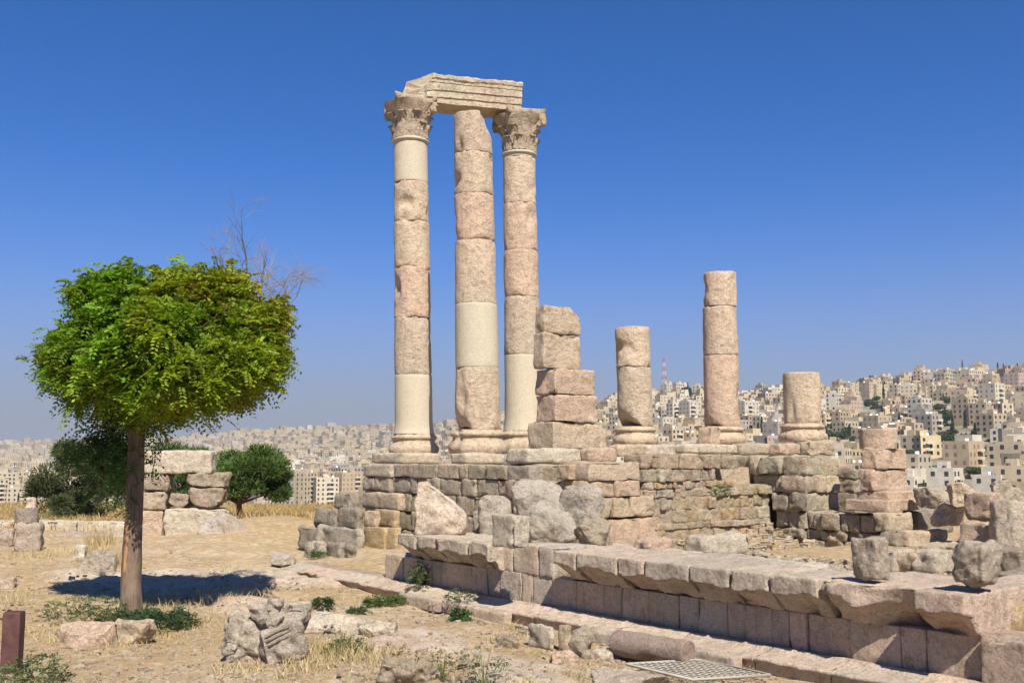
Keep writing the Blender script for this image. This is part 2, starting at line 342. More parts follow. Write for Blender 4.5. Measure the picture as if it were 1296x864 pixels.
# ------------------------------------------------------------------ the ruin: platform, walls
def xyY(px, Y, py=585): return np.array([ray(px, py)[0] * Y, Y])
def zat(px, py, Y): return at(px, py, Y)[2]
D1 = 11.65 - P0 @ Vv                                                     # v of the long grey wall
C1 = uv(0, D1); C1 = C1 + Uv * solve(C1, Uv, 745, 620)
def prism(mb, pts, z0, z1, tint):
    n = len(pts); v = [(p[0], p[1], z) for z in (z0, z1) for p in pts]
    for i in range(n):
        j = (i + 1) % n; mb.add([v[i], v[j], v[j + n], v[i + n]], [[0, 1, 2, 3]], tint)
    c = np.mean(np.array(pts), axis=0)
    for i in range(n):
        j = (i + 1) % n; mb.add([(*c, z1), v[i + n], v[j + n]], [[0, 1, 2]], tint)
def tube(mb, pts, rad, tint=(1, 1, 1), k=8):
    pts = [np.array(p, float) for p in pts]; n = len(pts); vs_ = []
    for i, p in enumerate(pts):
        d = pts[min(i + 1, n - 1)] - pts[max(i - 1, 0)]; d /= np.linalg.norm(d) + 1e-9
        a = np.cross(d, [0, 0, 1.0]); 
        if np.linalg.norm(a) < 0.1: a = np.cross(d, [1.0, 0, 0])
        a /= np.linalg.norm(a); b = np.cross(d, a); r = rad[i] if hasattr(rad, '__len__') else rad
        for q in range(k): t = 2 * pi * q / k; vs_.append(p + r * (cos(t) * a + sin(t) * b))
    f = [[i * k + q, i * k + (q + 1) % k, (i + 1) * k + (q + 1) % k, (i + 1) * k + q] for i in range(n - 1) for q in range(k)]
    mb.add(vs_, f, tint)
    mb.add(vs_[-k:], [list(range(k))] if k == 4 else [[0, q, q + 1] for q in range(1, k - 1)], tint)
def wall(mb, P, d, nrm, rows, depth=0.5, proud=0.035):
    """rows: (z0,z1,s0,s1,mean length,palette,rough)"""
    yaw = math.atan2(d[1], d[0])
    for (z0, z1, s0, s1, L, pal, rg) in rows:
        s = s0
        while s < s1 - 0.04:
            l = L * (random.uniform(0.65, 1.4) if L > .5 else random.uniform(.5, 1.7))
            if s + l > s1 - 0.35 * L: l = s1 - s
            hh = (z1 - z0) * random.uniform(0.955, 0.995); dp = depth + random.uniform(-proud, proud) * 1.3
            c = P + d * (s + l / 2) - nrm * (0.5 * depth - (dp - depth) / 2)
            block(mb, (c[0], c[1], z0 + hh / 2 + 0.002), (l - random.uniform(.004, .018) * min(1, l * 2), dp, hh), yaw, rnd=0.008 + 0.020 * rg, rough=0.006 + 0.019 * rg,
                  n=6 if l < 0.3 else 8, tint=tintr(pal), chip=0.5 + rg, tilt=random.uniform(-.02, .02) * rg)
            s += l
G = [(.58, .50, .385), (.63, .54, .40), (.68, .58, .43), (.68, .54, .39)]; B_ = [CREAM, PINK, PALE, CREAM, (.56, .44, .30)]; T_ = [OCHRE, CREAM, (.52, .40, .26)]
plat = [xyY(463, 23.3), xyY(746, 17.75), xyY(812, 18.9), xyY(972, 20.9), xyY(1026, 20.0), xyY(1060, 21.0), xyY(1082, 28.5), xyY(900, 30), xyY(600, 31), xyY(478, 28.5)]
mb = MB(); prism(mb, plat, -2.0, 1.80, CREAM)
tag(mb.build('temple_platform', STONE, smooth=False), 'raised stone temple platform that carries the standing columns', 'platform')
# long grey wall
sF = solve(C1, Uv, 461, 600); s5 = solve(C1, Uv, 500, 640)
s3 = solve(C1, Uv, 668, 600)
mb = MB(); wall(mb, C1, Uv, -Vv, [(0.08, .50, 0.2, s5, .62, G + T_, .5), (.50, .88, 0.1, s5 - .1, .50, G + [CREAM], .55), (.88, 1.25, 0.1, sF - .9, .42, G, .5), (1.25, 1.58, .3, sF - .02, .45, G, .6), (1.58, 1.85, s3, sF, .50, G, .3)], .6, .035)
wall(mb, C1 + Vv * .07, Uv, -Vv, [(.1, 1.55, .35, s5, 9, [(.50, .43, .32)], .3)], .5, 0)
tag(mb.build('stone_wall', ROUGH), 'long grey weathered wall of coursed blocks under the three tall columns', 'wall')
# its bright end face
mb = MB(); x9 = lambda px: solve(C1, Vv, px, 620)
wall(mb, C1, Vv, -Uv, [(.35, .98, .42, x9(831), .85, [PINK], .25), (.98, 1.33, .1, x9(828), .55, B_, .5), (1.33, 1.60, -.02, x9(810), .55, B_, .5), (1.60, 1.92, 0, x9(811), .8, B_, .5)], .7, .05)
tag(mb.build('stone_wall', STONE), 'bright sunlit pinkish wall end of big blocks beside the piled boulders', 'wall')
# rubble wall
C3 = xyY(812, 18.0); x3 = lambda px: solve(C3, Vv, px, 640); L3 = x3(977)
mb = MB(); rows = []
z = 0.30; PR = [CREAM, PALE, OCHRE, (.60, .47, .30), (.64, .53, .36)]
while z < 1.50:
    hh = random.uniform(.08, .24); s0 = 0.05 if z < 1.1 else 0.05; s1 = L3 if z < 1.42 else x3(930)
    rows.append((z, z + hh, s0, s1, random.choice([.16, .26, .48]), PR, .62)); z += hh
zt = z
rows += [(zt, 1.78, 0.02, x3(906), .22, [PALE, (.55, .49, .36), (.58, .50, .36)], .6), (1.78, 2.03, 0, x3(937), .42, B_, .5)]
wall(mb, C3, Vv, -Uv, rows, .45, .035)
wall(mb, C3 + Uv * .035, Vv, -Uv, [(.2, 1.5, 0, L3 - .05, 9, [(.64, .52, .35)], .3)], .45, 0)
tag(mb.build('rubble_wall', ROUGH), 'yellowish rubble wall of small irregular stones with two neat courses on top', 'wall')
# dark left-facing wall
C4 = xyY(976, 20.1); W4 = lambda px: -solve(C4, -Uv, px, 640) * -1
b0 = solve(C4, -Uv, 915, 600); b1 = solve(C4, -Uv, 1021, 600); b2 = solve(C4, -Uv, 1120, 670)
mb = MB(); wall(mb, C4, -Uv, -Vv, [(.16, .47, 0, b2, .20, G, 1), (.47, .66, 0, b2, .26, G, 1), (.66, .98, 0, b2, .24, G, 1), (.98, 1.33, 0, b1, .42, G, .8), (1.33, 1.66, b0, b1, .42, G, .8), (1.66, 2.02, b0, b1, .40, G, .8)], .55, .06)
tag(mb.build('stone_wall', ROUGH), 'dark shaded wall with narrow upright stones in its lower courses, right of the rubble wall', 'wall')
P5 = C4 - Uv * b1; L5 = solve(P5, Vv, 1063, 620)
mb = MB(); wall(mb, P5, Vv, -Uv, [(.98, 1.33, 0.03, L5, .5, B_ + [GREY], .7), (1.33, 1.64, .02, L5 * .95, .36, G + B_, .9), (1.64, 1.99, .03, L5, .42, B_, .7)], .5, .05)
tag(mb.build('stone_wall', STONE), 'short sunlit wall return below the shortest column stub', 'wall')
# -------- blocks from their visible corner: left face along U, right face along V
def cblock(mb, xl, xc, xr, yt, yb, Y, tint=None, rnd=.04, rg=.4, n=9, planes=None, minl=.3, z0=None, tilt=0, warp=None, seed=None):
    pc = at(xc, yb, Y); P = pc[:2]; ym = (yt + yb) / 2
    lu = max(solve(P, Uv, xl, ym), minl) if xl < xc else minl; lv = max(solve(P, Vv, xr, ym), minl * .5)
    zt = at(xc, yt, Y)[2]; zb = pc[2] if z0 is None else z0
    c = P + Uv * lu / 2 + Vv * lv / 2
    block(mb, (c[0], c[1], (zb + zt) / 2), (lv, lu, zt - zb), YAWV, rnd=rnd * .5, rough=.006 + .03 * rg, n=n, tint=tint or tintr(), planes=planes, chip=.4 + rg, tilt=tilt, warp=warp, seed=seed)
    return zb, zt
def one(fn, name, label, cat, mat=STONE, group=None):
    m_ = MB(); fn(m_); return tag(m_.build(name, mat), label, cat, group)
def sblock(label, *a, name='stone_block', cat='stone block', mat=STONE, group=None, **k): return one(lambda m_: cblock(m_, *a, **k), name, label, cat, mat, group)
# stylobate slabs
for (a, yt, yb, lab) in [((470, 508, 558, 22.9), 573, 587, 'long rounded slab below the base of the leftmost tall column'), ((569, 590, 640, 21.3), 573, 587, 'rounded slab below the middle tall column')]:
    sblock(lab, a[0], a[1], a[2], yt, yb, a[3], tint=PALE, rnd=.11, rg=.35)
sblock('wide pale slab under the stepped pier, crossing towards the right tall column', 640, 668, 742, 567, 587, 18.6, tint=PALE, rnd=.12, rg=.5)
sblock('pinkish slab end just right of the slab under the stepped pier', 742, 746, 781, 567, 585, 18.9, tint=PINK, rnd=.1, rg=.5)
sblock('big rectangular pink block at the wall corner below the stepped pier', 703, 720, 773, 587, 608, 17.35, tint=PINK, rnd=.06, rg=.6)
sblock('pale slab below the broken two-drum column, left piece', 781, 783, 816, 562, 577, 20.5, tint=CREAM, rnd=.09, rg=.4)
sblock('pale slab below the broken two-drum column, right piece', 816, 819, 857, 562, 577, 21, tint=PALE, rnd=.09, rg=.4)
sblock('long smooth slab below the tall three-drum column', 857, 866, 937, 561, 574, 22, tint=PALE, rnd=.12, rg=.2)
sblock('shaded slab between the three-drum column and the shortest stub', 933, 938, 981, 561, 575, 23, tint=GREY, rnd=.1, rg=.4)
sblock('squared pinkish slab just left of the shortest stub', 979, 988, 1016, 560, 575, 20.3, tint=PINK, rnd=.07, rg=.5)
sblock('rough dark-ended slab below the shortest column stub', 1013, 1026, 1057, 557, 576, 20.0, tint=CREAM, rnd=.08, rg=.9)
# -------- columns
def lathe(mb, base, top, prof, tint, seed=0, seg=56, rough=.012, planes=None, cap=True, chip=1.0):
    """prof: list of (t 0..1, r)"""
    base = np.array(base, float); top = np.array(top, float); ax = top - base; H = np.linalg.norm(ax); th = np.linspace(0, 2 * pi, seg, endpoint=False)
    V_ = []; Nn = []; e = []
    for (t, r) in prof:
        V_.append(np.stack([r * np.cos(th), r * np.sin(th), np.full(seg, t * H)], 1)); Nn.append(np.stack([np.cos(th), np.sin(th), 0 * th], 1)); e.append(np.full(seg, min(t, 1 - t) * H))
    v = np.vstack(V_); nn = np.vstack(Nn); e = np.concatenate(e); w = seed * .731 + 3
    v = v + nn * (rough * (1.1 * fbm((v + w) * 1.6, seed, 3) + .6 * fbm((v + w) * 8, seed + 5, 3)))[:, None]
    ch = np.maximum(0, fbm((v + w) * 5, seed + 9, 3) - .12) * np.exp(-e / .035) * .05 * chip; v = v - nn * ch[:, None]
    big = np.maximum(0, fbm((v + w) * 2.2, seed + 11, 2) - .55) * .10 * chip; v = v - nn * big[:, None]
    if planes:
        c = np.array([0, 0, H / 2])
        for (a, b, cc, d) in planes:
            m_ = np.array([a, b, cc], float); m_ /= np.linalg.norm(m_); d2 = d + .025 * fbm((v + w) * 6, seed, 3); ov = (v - c) @ m_ - d2; v = v - np.outer(np.maximum(ov, 0), m_)
    k = len(prof); f = [[i * seg + j, i * seg + (j + 1) % seg, (i + 1) * seg + (j + 1) % seg, (i + 1) * seg + j] for i in range(k - 1) for j in range(seg)]
    v[:, 0] += ax[0] * v[:, 2] / H; v[:, 1] += ax[1] * v[:, 2] / H
    mb.add(v + base, f, tint)
    if cap:
        for i, zz in ((0, 0.0), (k - 1, H)):
            ring = v[i * seg:(i + 1) * seg]; c = ring.mean(0); R2 = []; 
            for q in (1.0, .8, .5, .2): R2.append(c + (ring - c) * q)
            R2 = np.vstack(R2); R2[seg:, 2] += .012 * fbm((R2[seg:] + w) * 5, seed + 2, 3)
            ff = [[a * seg + j, a * seg + (j + 1) % seg, (a + 1) * seg + (j + 1) % seg, (a + 1) * seg + j] for a in range(3) for j in range(seg)]
            ff2 = [[3 * seg + j, 3 * seg + (j + 1) % seg, 4 * seg] for j in range(seg)]
            if i == 0: ff = [q[::-1] for q in ff]; ff2 = [q[::-1] for q in ff2]
            mb.add(np.vstack([R2, R2[3 * seg:].mean(0)]) + base, ff, tint); mb.f.append(np.array(ff2) + mb.n - (4 * seg + 1))
def dprof(r0, r1, k=10, flare=0):
    ts = [0, .006, .02] + list(np.linspace(.06, .94, k)) + [.98, .994, 1]
    out = []
    for t in ts:
        r = r0 + (r1 - r0) * t; r -= .010 * math.exp(-min(t, 1 - t) / .008); r += flare * math.exp(-t / .06); out.append((t, r))
    return out
def base_prof(r, kind=0):
    P_ = [(0, 1.42), (.05, 1.46), (.16, 1.52), (.28, 1.52), (.40, 1.46), (.45, 1.34), (.50, 1.30), (.56, 1.20), (.64, 1.17), (.70, 1.20), (.74, 1.30), (.80, 1.34), (.88, 1.30), (.91, 1.18), (.95, 1.14), (1, 1.12)]
    return [(t, r * (1 + (q - 1) * .62)) for t, q in P_]
def column(label, cb, yb, ct, yt, wb, wt, Y, seams, group=None, base_y=None, bplanes=None):
    """seams: list of (y_low, y_high, material, tint, kwargs)"""
    B = at(cb, yb, Y); T = at(ct, yt, Y); T[1] = Y; rb = wb * Y / F / 2; rt = wt * Y / F / 2
    zb = at(cb, base_y or yb, Y)[2]; t = thing('stone_column', label, 'column', (B[0], B[1], zb), group)
    def pt(y): 
        z = at(cb, y, Y)[2]; k = (z - B[2]) / (T[2] - B[2]); return B + (T - B) * k, rb + (rt - rb) * k
    for i, (y0, y1, mt, ti, kw) in enumerate(seams):
        a, ra = pt(y0); b, r_b = pt(y1); m_ = MB(); kw = dict(kw); fl = kw.pop('flare', 0); sh = kw.pop('shift', 0)
        a = a + np.array([sh, 0, 0]); b = b + np.array([sh, 0, 0])
        lathe(m_, a, b, dprof(ra, r_b, flare=fl), ti, seed=random.randrange(999), rough=.004 if mt is CLEAN else .013, chip=.15 if mt is CLEAN else 2.0, **kw); m_.build('drum', mt, t)
    if base_y:
        m_ = MB(); lathe(m_, (B[0], B[1], zb), B + np.array([0, 0, .004]), base_prof(rb), CREAM, seed=random.randrange(999), rough=.012, planes=bplanes, chip=1.6); m_.build('column_base', SHAFT, t)
    return t, pt
S_ = SHAFT; K_ = CLEAN
SP = (.66, .52, .37); SR = (.66, .48, .345); SG = (.58, .47, .345); SW = (.66, .56, .42)
YL, YM, YR = 26.0, 23.2, 27.0
tL, pL = column('leftmost tall column with carved capital, pale restored drums at its top and bottom', 524, 549, 519.5, 180, 48, 43.5, YL,
    [(549, 475, K_, NEW, {'flare': .05}), (475, 403, S_, SG, {}), (403, 340, S_, SR, {}), (340, 283, S_, SP, {}), (283, 233, S_, SP, {}), (233, 180, K_, NEW, {})], base_y=574)
tM, pM = column('thick middle tall column without a capital, its top broken away on the right', 605.5, 544, 598, 146, 57.5, 48.5, YM,
    [(544, 466, S_, SP, {'planes': [(-1, -.5, -.5, .56)]}), (466, 386, K_, NEW, {}), (386, 307, S_, SP, {}), (307, 249, S_, SR, {}), (249, 197, S_, SP, {}), (197, 147, S_, SG, {'planes': [(1, -.1, .42, .37), (1, -.2, 1.4, .52)]})], base_y=574)
tR, pR = column('right tall column carrying the other end of the beam, with a carved capital', 663, 545, 657, 195, 48, 41.5, YR,
    [(545, 450, K_, NEW, {'flare': .05}), (450, 377, S_, SG, {}), (377, 319, S_, SR, {}), (319, 260, S_, SR, {}), (260, 202, S_, SP, {}), (202, 195, K_, NEW, {})], base_y=570)
# neckings
for (t_, p_, y0, y1) in ((tL, pL, 182.5, 178), (tR, pR, 199, 195)):
    a, ra = p_(y0); b, rb_ = p_(y1); m_ = MB(); lathe(m_, a, b, [(0, ra * 1.0), (.2, ra * 1.1), (.6, ra * 1.12), (1, ra * 1.03)], NEW, rough=.002, chip=0); m_.build('necking_ring', K_, t_)
def capital(t, a, r, H, tint, seed=1, skew=0):
    """worn Corinthian capital: bell, two rows of leaves, abacus with corner volutes"""
    m_ = MB(); a = np.array(a, float)
    lathe(m_, a, a + np.array([0, 0, H * .86]), [(0, r * .98), (.25, r * 1.0), (.5, r * 1.05), (.75, r * 1.2), (.92, r * 1.45), (1, r * 1.5)], tint, seed=seed, rough=.035, chip=1)
    m_.build('bell', ROUGH, t)
    rr = random.Random(seed)
    for row, (z0, z1, n_, off, out) in enumerate([(0.0, .36, 8, 0, .20), (.16, .62, 8, pi / 8, .34)]):
        m_ = MB()
        for k in range(n_):
            if rr.random() < .12: continue
            th = 2 * pi * k / n_ + off; S = 8; W = 6; pts = []
            for i in range(S + 1):
                s = i / S; zz = z0 + (z1 - z0) * (min(1, s * 1.15) - .25 * max(0, s - .78) * 4 * .5); rad = r * (1.03 + .10 * s + out * max(0, s - .45) ** 1.2 * 1.9)
                wd = .40 * r * (1 - .35 * s ** 2) * (1 if s < .9 else .7)
                for j in range(W + 1):
                    q = (j / W - .5) * 2; lobes = .045 * r * cos(q * pi * 2.5) + .02 * r * sin(s * 22)
                    c_ = np.array([cos(th), sin(th)]); tn = np.array([-sin(th), cos(th)]); p = c_ * (rad + lobes - .10 * r * q * q) + tn * wd * q
                    pts.append((p[0], p[1], zz * H))
            pts = np.array(pts); pts += .02 * np.stack([fbm(pts * 7 + k, seed, 2), fbm(pts * 7 + 9 + k, seed, 2), fbm(pts * 7 + 5, seed, 2)], 1)
            inner = pts.copy(); inner[:, :2] *= .82; f = []
            for i in range(S):
                for j in range(W):
                    q0 = i * (W + 1) + j; f.append([q0, q0 + 1, q0 + W + 2, q0 + W + 1]); f.append([x + len(pts) for x in (q0 + W + 1, q0 + W + 2, q0 + 1, q0)])
            for i in range(S):
                for e_ in (0, W): q0 = i * (W + 1) + e_; f.append([q0, q0 + W + 1, q0 + W + 1 + len(pts), q0 + len(pts)])
            for j in range(W): q0 = S * (W + 1) + j; f.append([q0, q0 + 1, q0 + 1 + len(pts), q0 + len(pts)])
            m_.add(np.vstack([pts, inner]) + a, f, tint)
        m_.build('acanthus_leaves', ROUGH, t)
    # volutes
    A0 = skew
    m_ = MB()
    for k in range(4):
        if k == 2: continue
        th = A0 + pi / 4 + pi / 2 * k; c_ = np.array([cos(th), sin(th), 0])
        p0 = a + c_ * r * 1.15 + [0, 0, .55 * H]; p1 = a + c_ * r * 1.5 + [0, 0, .72 * H]; p2 = a + c_ * r * 1.66 + [0, 0, .80 * H]; p3 = a + c_ * r * 1.74 + [0, 0, .74 * H]; p4 = a + c_ * r * 1.66 + [0, 0, .69 * H]
        tube(m_, [p0, p1, p2, p3, p4], [.16 * r, .17 * r, .17 * r, .15 * r, .08 * r], tint, 8)
        tn = np.array([-sin(th), cos(th), 0])
        rock(m_, a + c_ * r * 1.60 + [0, 0, .74 * H], (.34 * r, .34 * r, .30 * H), yaw=th, seed=seed + k, tint=tint, n=7, cuts=3, rough=.02)
    m_.build('volutes', ROUGH, t)
    # abacus, concave sides
    m_ = MB(); pts = []; n_ = 10
    for k in range(4):
        t0 = A0 + pi / 4 + pi / 2 * k; t1 = t0 + pi / 2; c0 = np.array([cos(t0), sin(t0)]) * r * 1.85; c1 = np.array([cos(t1), sin(t1)]) * r * 1.85
        for i in range(n_):
            s = i / n_; p = c0 * (1 - s) + c1 * s; mid = (c0 + c1) / 2; p = p - mid / np.linalg.norm(mid) * .30 * r * sin(pi * s); 
            pts.append(p)
    pts = np.array(pts); M = len(pts); lay = []
    for (q, zz) in ((.86, .84), (.93, .86), (.97, .92), (.985, .97), (.95, 1.0), (.5, 1.0), (.1, 1.0)):
        l = np.hstack([pts * q, np.full((M, 1), zz * H)]); l += (.020 * fbm(l * 4 + seed, seed, 3))[:, None]; lay.append(l)
    f = [[i * M + j, i * M + (j + 1) % M, (i + 1) * M + (j + 1) % M, (i + 1) * M + j] for i in range(len(lay) - 1) for j in range(M)]
    m_.add(np.vstack(lay) + a, f, tint); m_.build('abacus', ROUGH, t)
a, r = pL(178); b, _ = pL(127); capital(tL, a, r * 1.02, b[2] - a[2], (.70, .565, .40), 3, skew=.35)
a, r = pR(195); b, _ = pR(143); capital(tR, a, r * 1.02, b[2] - a[2], (.70, .565, .40), 8, skew=.35)
# beam (architrave) on the two capitals
A1 = at(542, 128, 25.55); A2 = at(661, 139.5, 26.75); AT = at(542, 93.5, 25.55)[2]; A2T = at(661, 104.5, 26.75)[2]
ad = (A2 - A1); Lx = np.linalg.norm(ad[:2]); ad2 = ad[:2] / Lx; an = np.array([-ad2[1], ad2[0]])       # an points away from the camera
prof = [(0.06, 0), (0.06, .20), (0.045, .215), (0.03, .22), (.03, .44), (.015, .455), (0, .46), (0, .70), (-.015, .71), (-.02, .80), (-.05, .84), (-.055, .93), (-.05, .96), (0.0, 1.0), (.45, 1.0), (.88, 1.0), (.9, .9), (.9, .5), (.9, 0), (.5, 0)]
mb = MB(); NS = 48; vv = []
for i in range(NS + 1):
    s = i / NS
    for (q, hh) in prof:
        zb = A1[2] + (A2[2] - A1[2]) * s; zt_ = AT + (A2T - AT) * s; ss = s * Lx
        ss -= (q + .05) * .42 * max(0, 1 - s * 3)                          # broken, skewed left end
        if s < .25 and hh > .5: ss += 0.25 * (hh - .5) * (1 - s * 4) ; 
        p = A1[:2] + ad2 * ss + an * q; vv.append((p[0], p[1], zb + hh * (zt_ - zb)))
vv = np.array(vv); M = len(prof)
nz = np.stack([fbm(vv * 5, 3, 3), fbm(vv * 5 + 40, 4, 3), fbm(vv * 5 + 80, 5, 3)], 1); edge = np.repeat(np.exp(-np.minimum(np.arange(NS + 1), 99) / 5.0), M); amp = .010 + .035 * edge
hc = np.tile(np.array([h for _, h in prof]), NS + 1); amp = amp + .018 * (hc > .8); vv = vv + nz * amp[:, None]
f = [[i * M + j, i * M + (j + 1) % M, (i + 1) * M + (j + 1) % M, (i + 1) * M + j] for i in range(NS) for j in range(M)]; f = [q[::-1] for q in f]
mb.add(vv, f, (.66, .55, .39))
for st in (0, NS * M):
    ring = vv[st:st + M]; c = ring.mean(0); R2 = np.vstack([ring, c + (ring - c) * .6 + .03 * nz[st:st + M], c[None]])
    ff = [[j, (j + 1) % M, M + (j + 1) % M, M + j] for j in range(M)]; mb.add(R2, ff, (.66, .55, .39)); mb.f.append(np.array([[M + j, M + (j + 1) % M, 2 * M] for j in range(M)]) + mb.n - (2 * M + 1))
tag(mb.build('architrave_beam', STONE, smooth=False), 'carved stone beam with stepped bands lying across the two capitals', 'stone beam')
# shorter columns
column('two-drum broken column left of the three-drum one, its foot eroded', 803.5, 540, 801, 416, 44, 44, 25.0, [(540, 465.5, S_, SG, {'planes': [(-1, -.5, -1.0, .52)]}), (465, 415, S_, SP, {'shift': -.02})], base_y=562, bplanes=[(-1, -.8, .5, .52)])
column('three-drum column standing alone, taller than its neighbours', 914, 540, 910, 347, 44.5, 42, 25.5, [(540, 450.5, S_, SR, {'planes': [(-1, -.5, -1.1, .80)]}), (450, 389.5, S_, SP, {}), (389, 346, S_, SP, {'shift': .02})], base_y=561)
column('shortest column stub, a single drum on a moulded base', 1015.5, 536, 1014, 472, 46, 46, 23.5, [(536, 472, S_, SP, {})], base_y=558, bplanes=[(-1, -.6, .2, .58)])
# extra squared base pieces
sblock('rough squared base stone under the three-drum column', 884, 900, 946, 540, 562, 24.75, tint=PINK, rnd=.05, rg=.9)
# stepped pier
t = thing('stone_pier', 'stepped pier of five stacked blocks right of the tall columns', 'pier', at(700, 566, 20.2))
for (xl, xc, xr, yt, yb, ti, pl, mt) in [(678, 689, 735.5, 386, 420, CREAM, [(1, .0, .9, .93)], STONE), (678, 688, 735, 420.5, 465, CREAM, None, STONE), (677.5, 702, 753, 465.5, 498, PINK, None, STONE), (677.5, 703, 757, 499, 533, PINK, None, STONE), (668, 700, 768, 533.5, 567, CREAM, [(1, 0, 1.2, 1.02)], STONE)]:
    m_ = MB(); cblock(m_, xl, xc, xr, yt, yb, 20.2, tint=ti, rnd=.04, rg=.45, planes=pl, n=14); m_.build('pier_block', mt, t)
# right pier with moulded base
t = thing('stone_pier', 'low pier on a moulded base with a drum on top, right part of ruin', 'pier', at(1123, 648, 18.2))
m_ = MB(); cblock(m_, 1069, 1124, 1167, 633, 648, 18.0, tint=PINK, rnd=.03, rg=.3, n=14); cblock(m_, 1083, 1124, 1160, 622, 634, 18.2, tint=PINK, rnd=.05, rg=.2, n=14); m_.build('moulded_base', STONE, t)
for (xl, xc, xr, yt, yb, ti) in [(1088, 1106, 1150, 594, 622.5, PINK), (1088, 1110, 1148, 567, 594, PINK)]:
    m_ = MB(); cblock(m_, xl, xc, xr, yt, yb, 18.35, tint=ti, rnd=.05, rg=.7, n=12); m_.build('pier_block', STONE, t)
m_ = MB(); a = at(1111, 568, 18.9); b = at(1111, 543, 18.9); lathe(m_, a, b, dprof(.33, .33), PINK, seed=4); m_.build('drum', S_, t)
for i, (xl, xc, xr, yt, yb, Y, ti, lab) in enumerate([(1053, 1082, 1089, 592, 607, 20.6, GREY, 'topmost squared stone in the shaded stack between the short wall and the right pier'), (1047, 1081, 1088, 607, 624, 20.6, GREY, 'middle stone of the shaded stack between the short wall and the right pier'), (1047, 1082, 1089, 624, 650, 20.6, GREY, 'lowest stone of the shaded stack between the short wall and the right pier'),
    (1112, 1126, 1155, 650, 674, 17.7, CREAM, 'sunlit block directly below the base of the right pier'), (1153, 1163, 1206, 648, 677, 18.6, GREY, 'rough grey block right of the sunlit one below the right pier'),
    (1128, 1135, 1146, 675, 692, 17.2, GREY, 'small block at the left end of the low row below the right pier'), (1145, 1152, 1200, 674, 693, 17.2, CREAM, 'long low block in the row below the right pier'),
    (1218, 1256, 1271, 624, 661, 15.6, PINK, 'tall reddish block with a lit right side leaning near the right edge'), (1214, 1250, 1267, 662, 691, 15.4, PINK, 'squared reddish block directly below the tall reddish one'),
    (1127, 1133, 1163, 697, 727, 13.3, PALE, 'left upright stone of the pale row behind the cornice blocks'), (1150, 1158, 1176, 699, 727, 13.2, CREAM, 'middle upright stone of the pale row behind the cornice blocks'), (1175, 1184, 1207, 698, 727, 13.0, PALE, 'right upright stone of the pale row behind the cornice blocks'),
    (1266, 1278, 1283, 698, 729, 13.0, GREY, 'dark upright stone right of the loose boulder on the cornice'), (1281, 1292, 1312, 698, 729, 12.9, GREY, 'dark stone at the right edge beside the upright one'),
    (884, 888, 946, 679, 704, 13.6, PALE, 'pale squared block lying in front of the rubble wall'), (817, 821, 861, 684, 701, 13.2, PINK, 'low flat block left of the pale squared block before the rubble wall'),
    (1205, 1225, 1262, 728, 742, 12.3, GREY, 'low kerb stone behind the boulder on the cornice'), (1262, 1280, 1320, 727, 744, 12.1, GREY, 'low kerb stone at the right edge behind the cornice'),
    (1200, 1208, 1232, 690, 705, 15.2, CREAM, 'small pale stone left of the squared reddish block'), (1145, 1180, 1300, 690, 706, 15.8, CREAM, 'long low kerb stone across the back of the pale row'), ]):
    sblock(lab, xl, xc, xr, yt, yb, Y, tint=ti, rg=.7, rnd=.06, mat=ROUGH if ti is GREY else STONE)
# left end: stepped rows of big worn blocks
for (xl, xc, xr, yt, yb, Y, ti, lab, rg) in [(461, 494, 512, 588, 604, 22.0, PALE, 'clean cut block with a bright right side, top left corner of the grey wall', .1),
    (424, 441, 462, 624, 646, 22.3, GREY, 'rounded block at the upper left step of the grey wall', .8), (458, 503, 513, 625, 646, 21.0, CREAM, 'wide squared block beside the upper left step of the grey wall', .4),
    (399, 424, 426, 645, 670, 21.6, GREY, 'worn rounded block at the left of the second step of the grey wall', 1), (422, 452, 461, 645, 671, 21.0, GREY, 'large worn block at the right of the second step of the grey wall', .9),
    (376, 402, 406, 668, 686, 21.4, GREY, 'left half of the long worn slab near the foot of the grey wall', 1), (402, 452, 461, 670, 688, 20.6, PALE, 'right half of the long worn slab near the foot of the grey wall', .8),
    (460, 474, 478, 647, 668, 20.6, CREAM, 'small upright block between the second step and the tan block', .5), (474, 499, 503, 646, 668, 20.4, OCHRE, 'tan squared block above the golden one at the foot of the grey wall', .5),
    (460, 486, 489, 668, 688, 20.3, OCHRE, 'golden squared block at the foot of the grey wall', .3), (486, 500, 503, 668, 687, 20.1, OCHRE, 'narrow golden block right of the wider golden one', .3),
    (384, 391, 395, 687, 703, 20.4, PALE, 'first small stone under the left end of the long slab', .8), (394, 405, 409, 686, 705, 20.2, PALE, 'second small stone under the long slab, rounded', .8), (408, 428, 433, 688, 704, 19.9, GREY, 'third and widest small stone under the long slab', .8), (433, 443, 446, 690, 697, 19.8, GREY, 'smallest flat stone at the right end of the row under the long slab', .8)]:
    sblock(lab, xl, xc, xr, yt, yb, Y, tint=ti, rg=rg, rnd=.05 + .05 * rg, mat=ROUGH if rg > .7 else STONE, z0=(at(xc, yb, Y)[2] - .16 if yb > 684 else None))
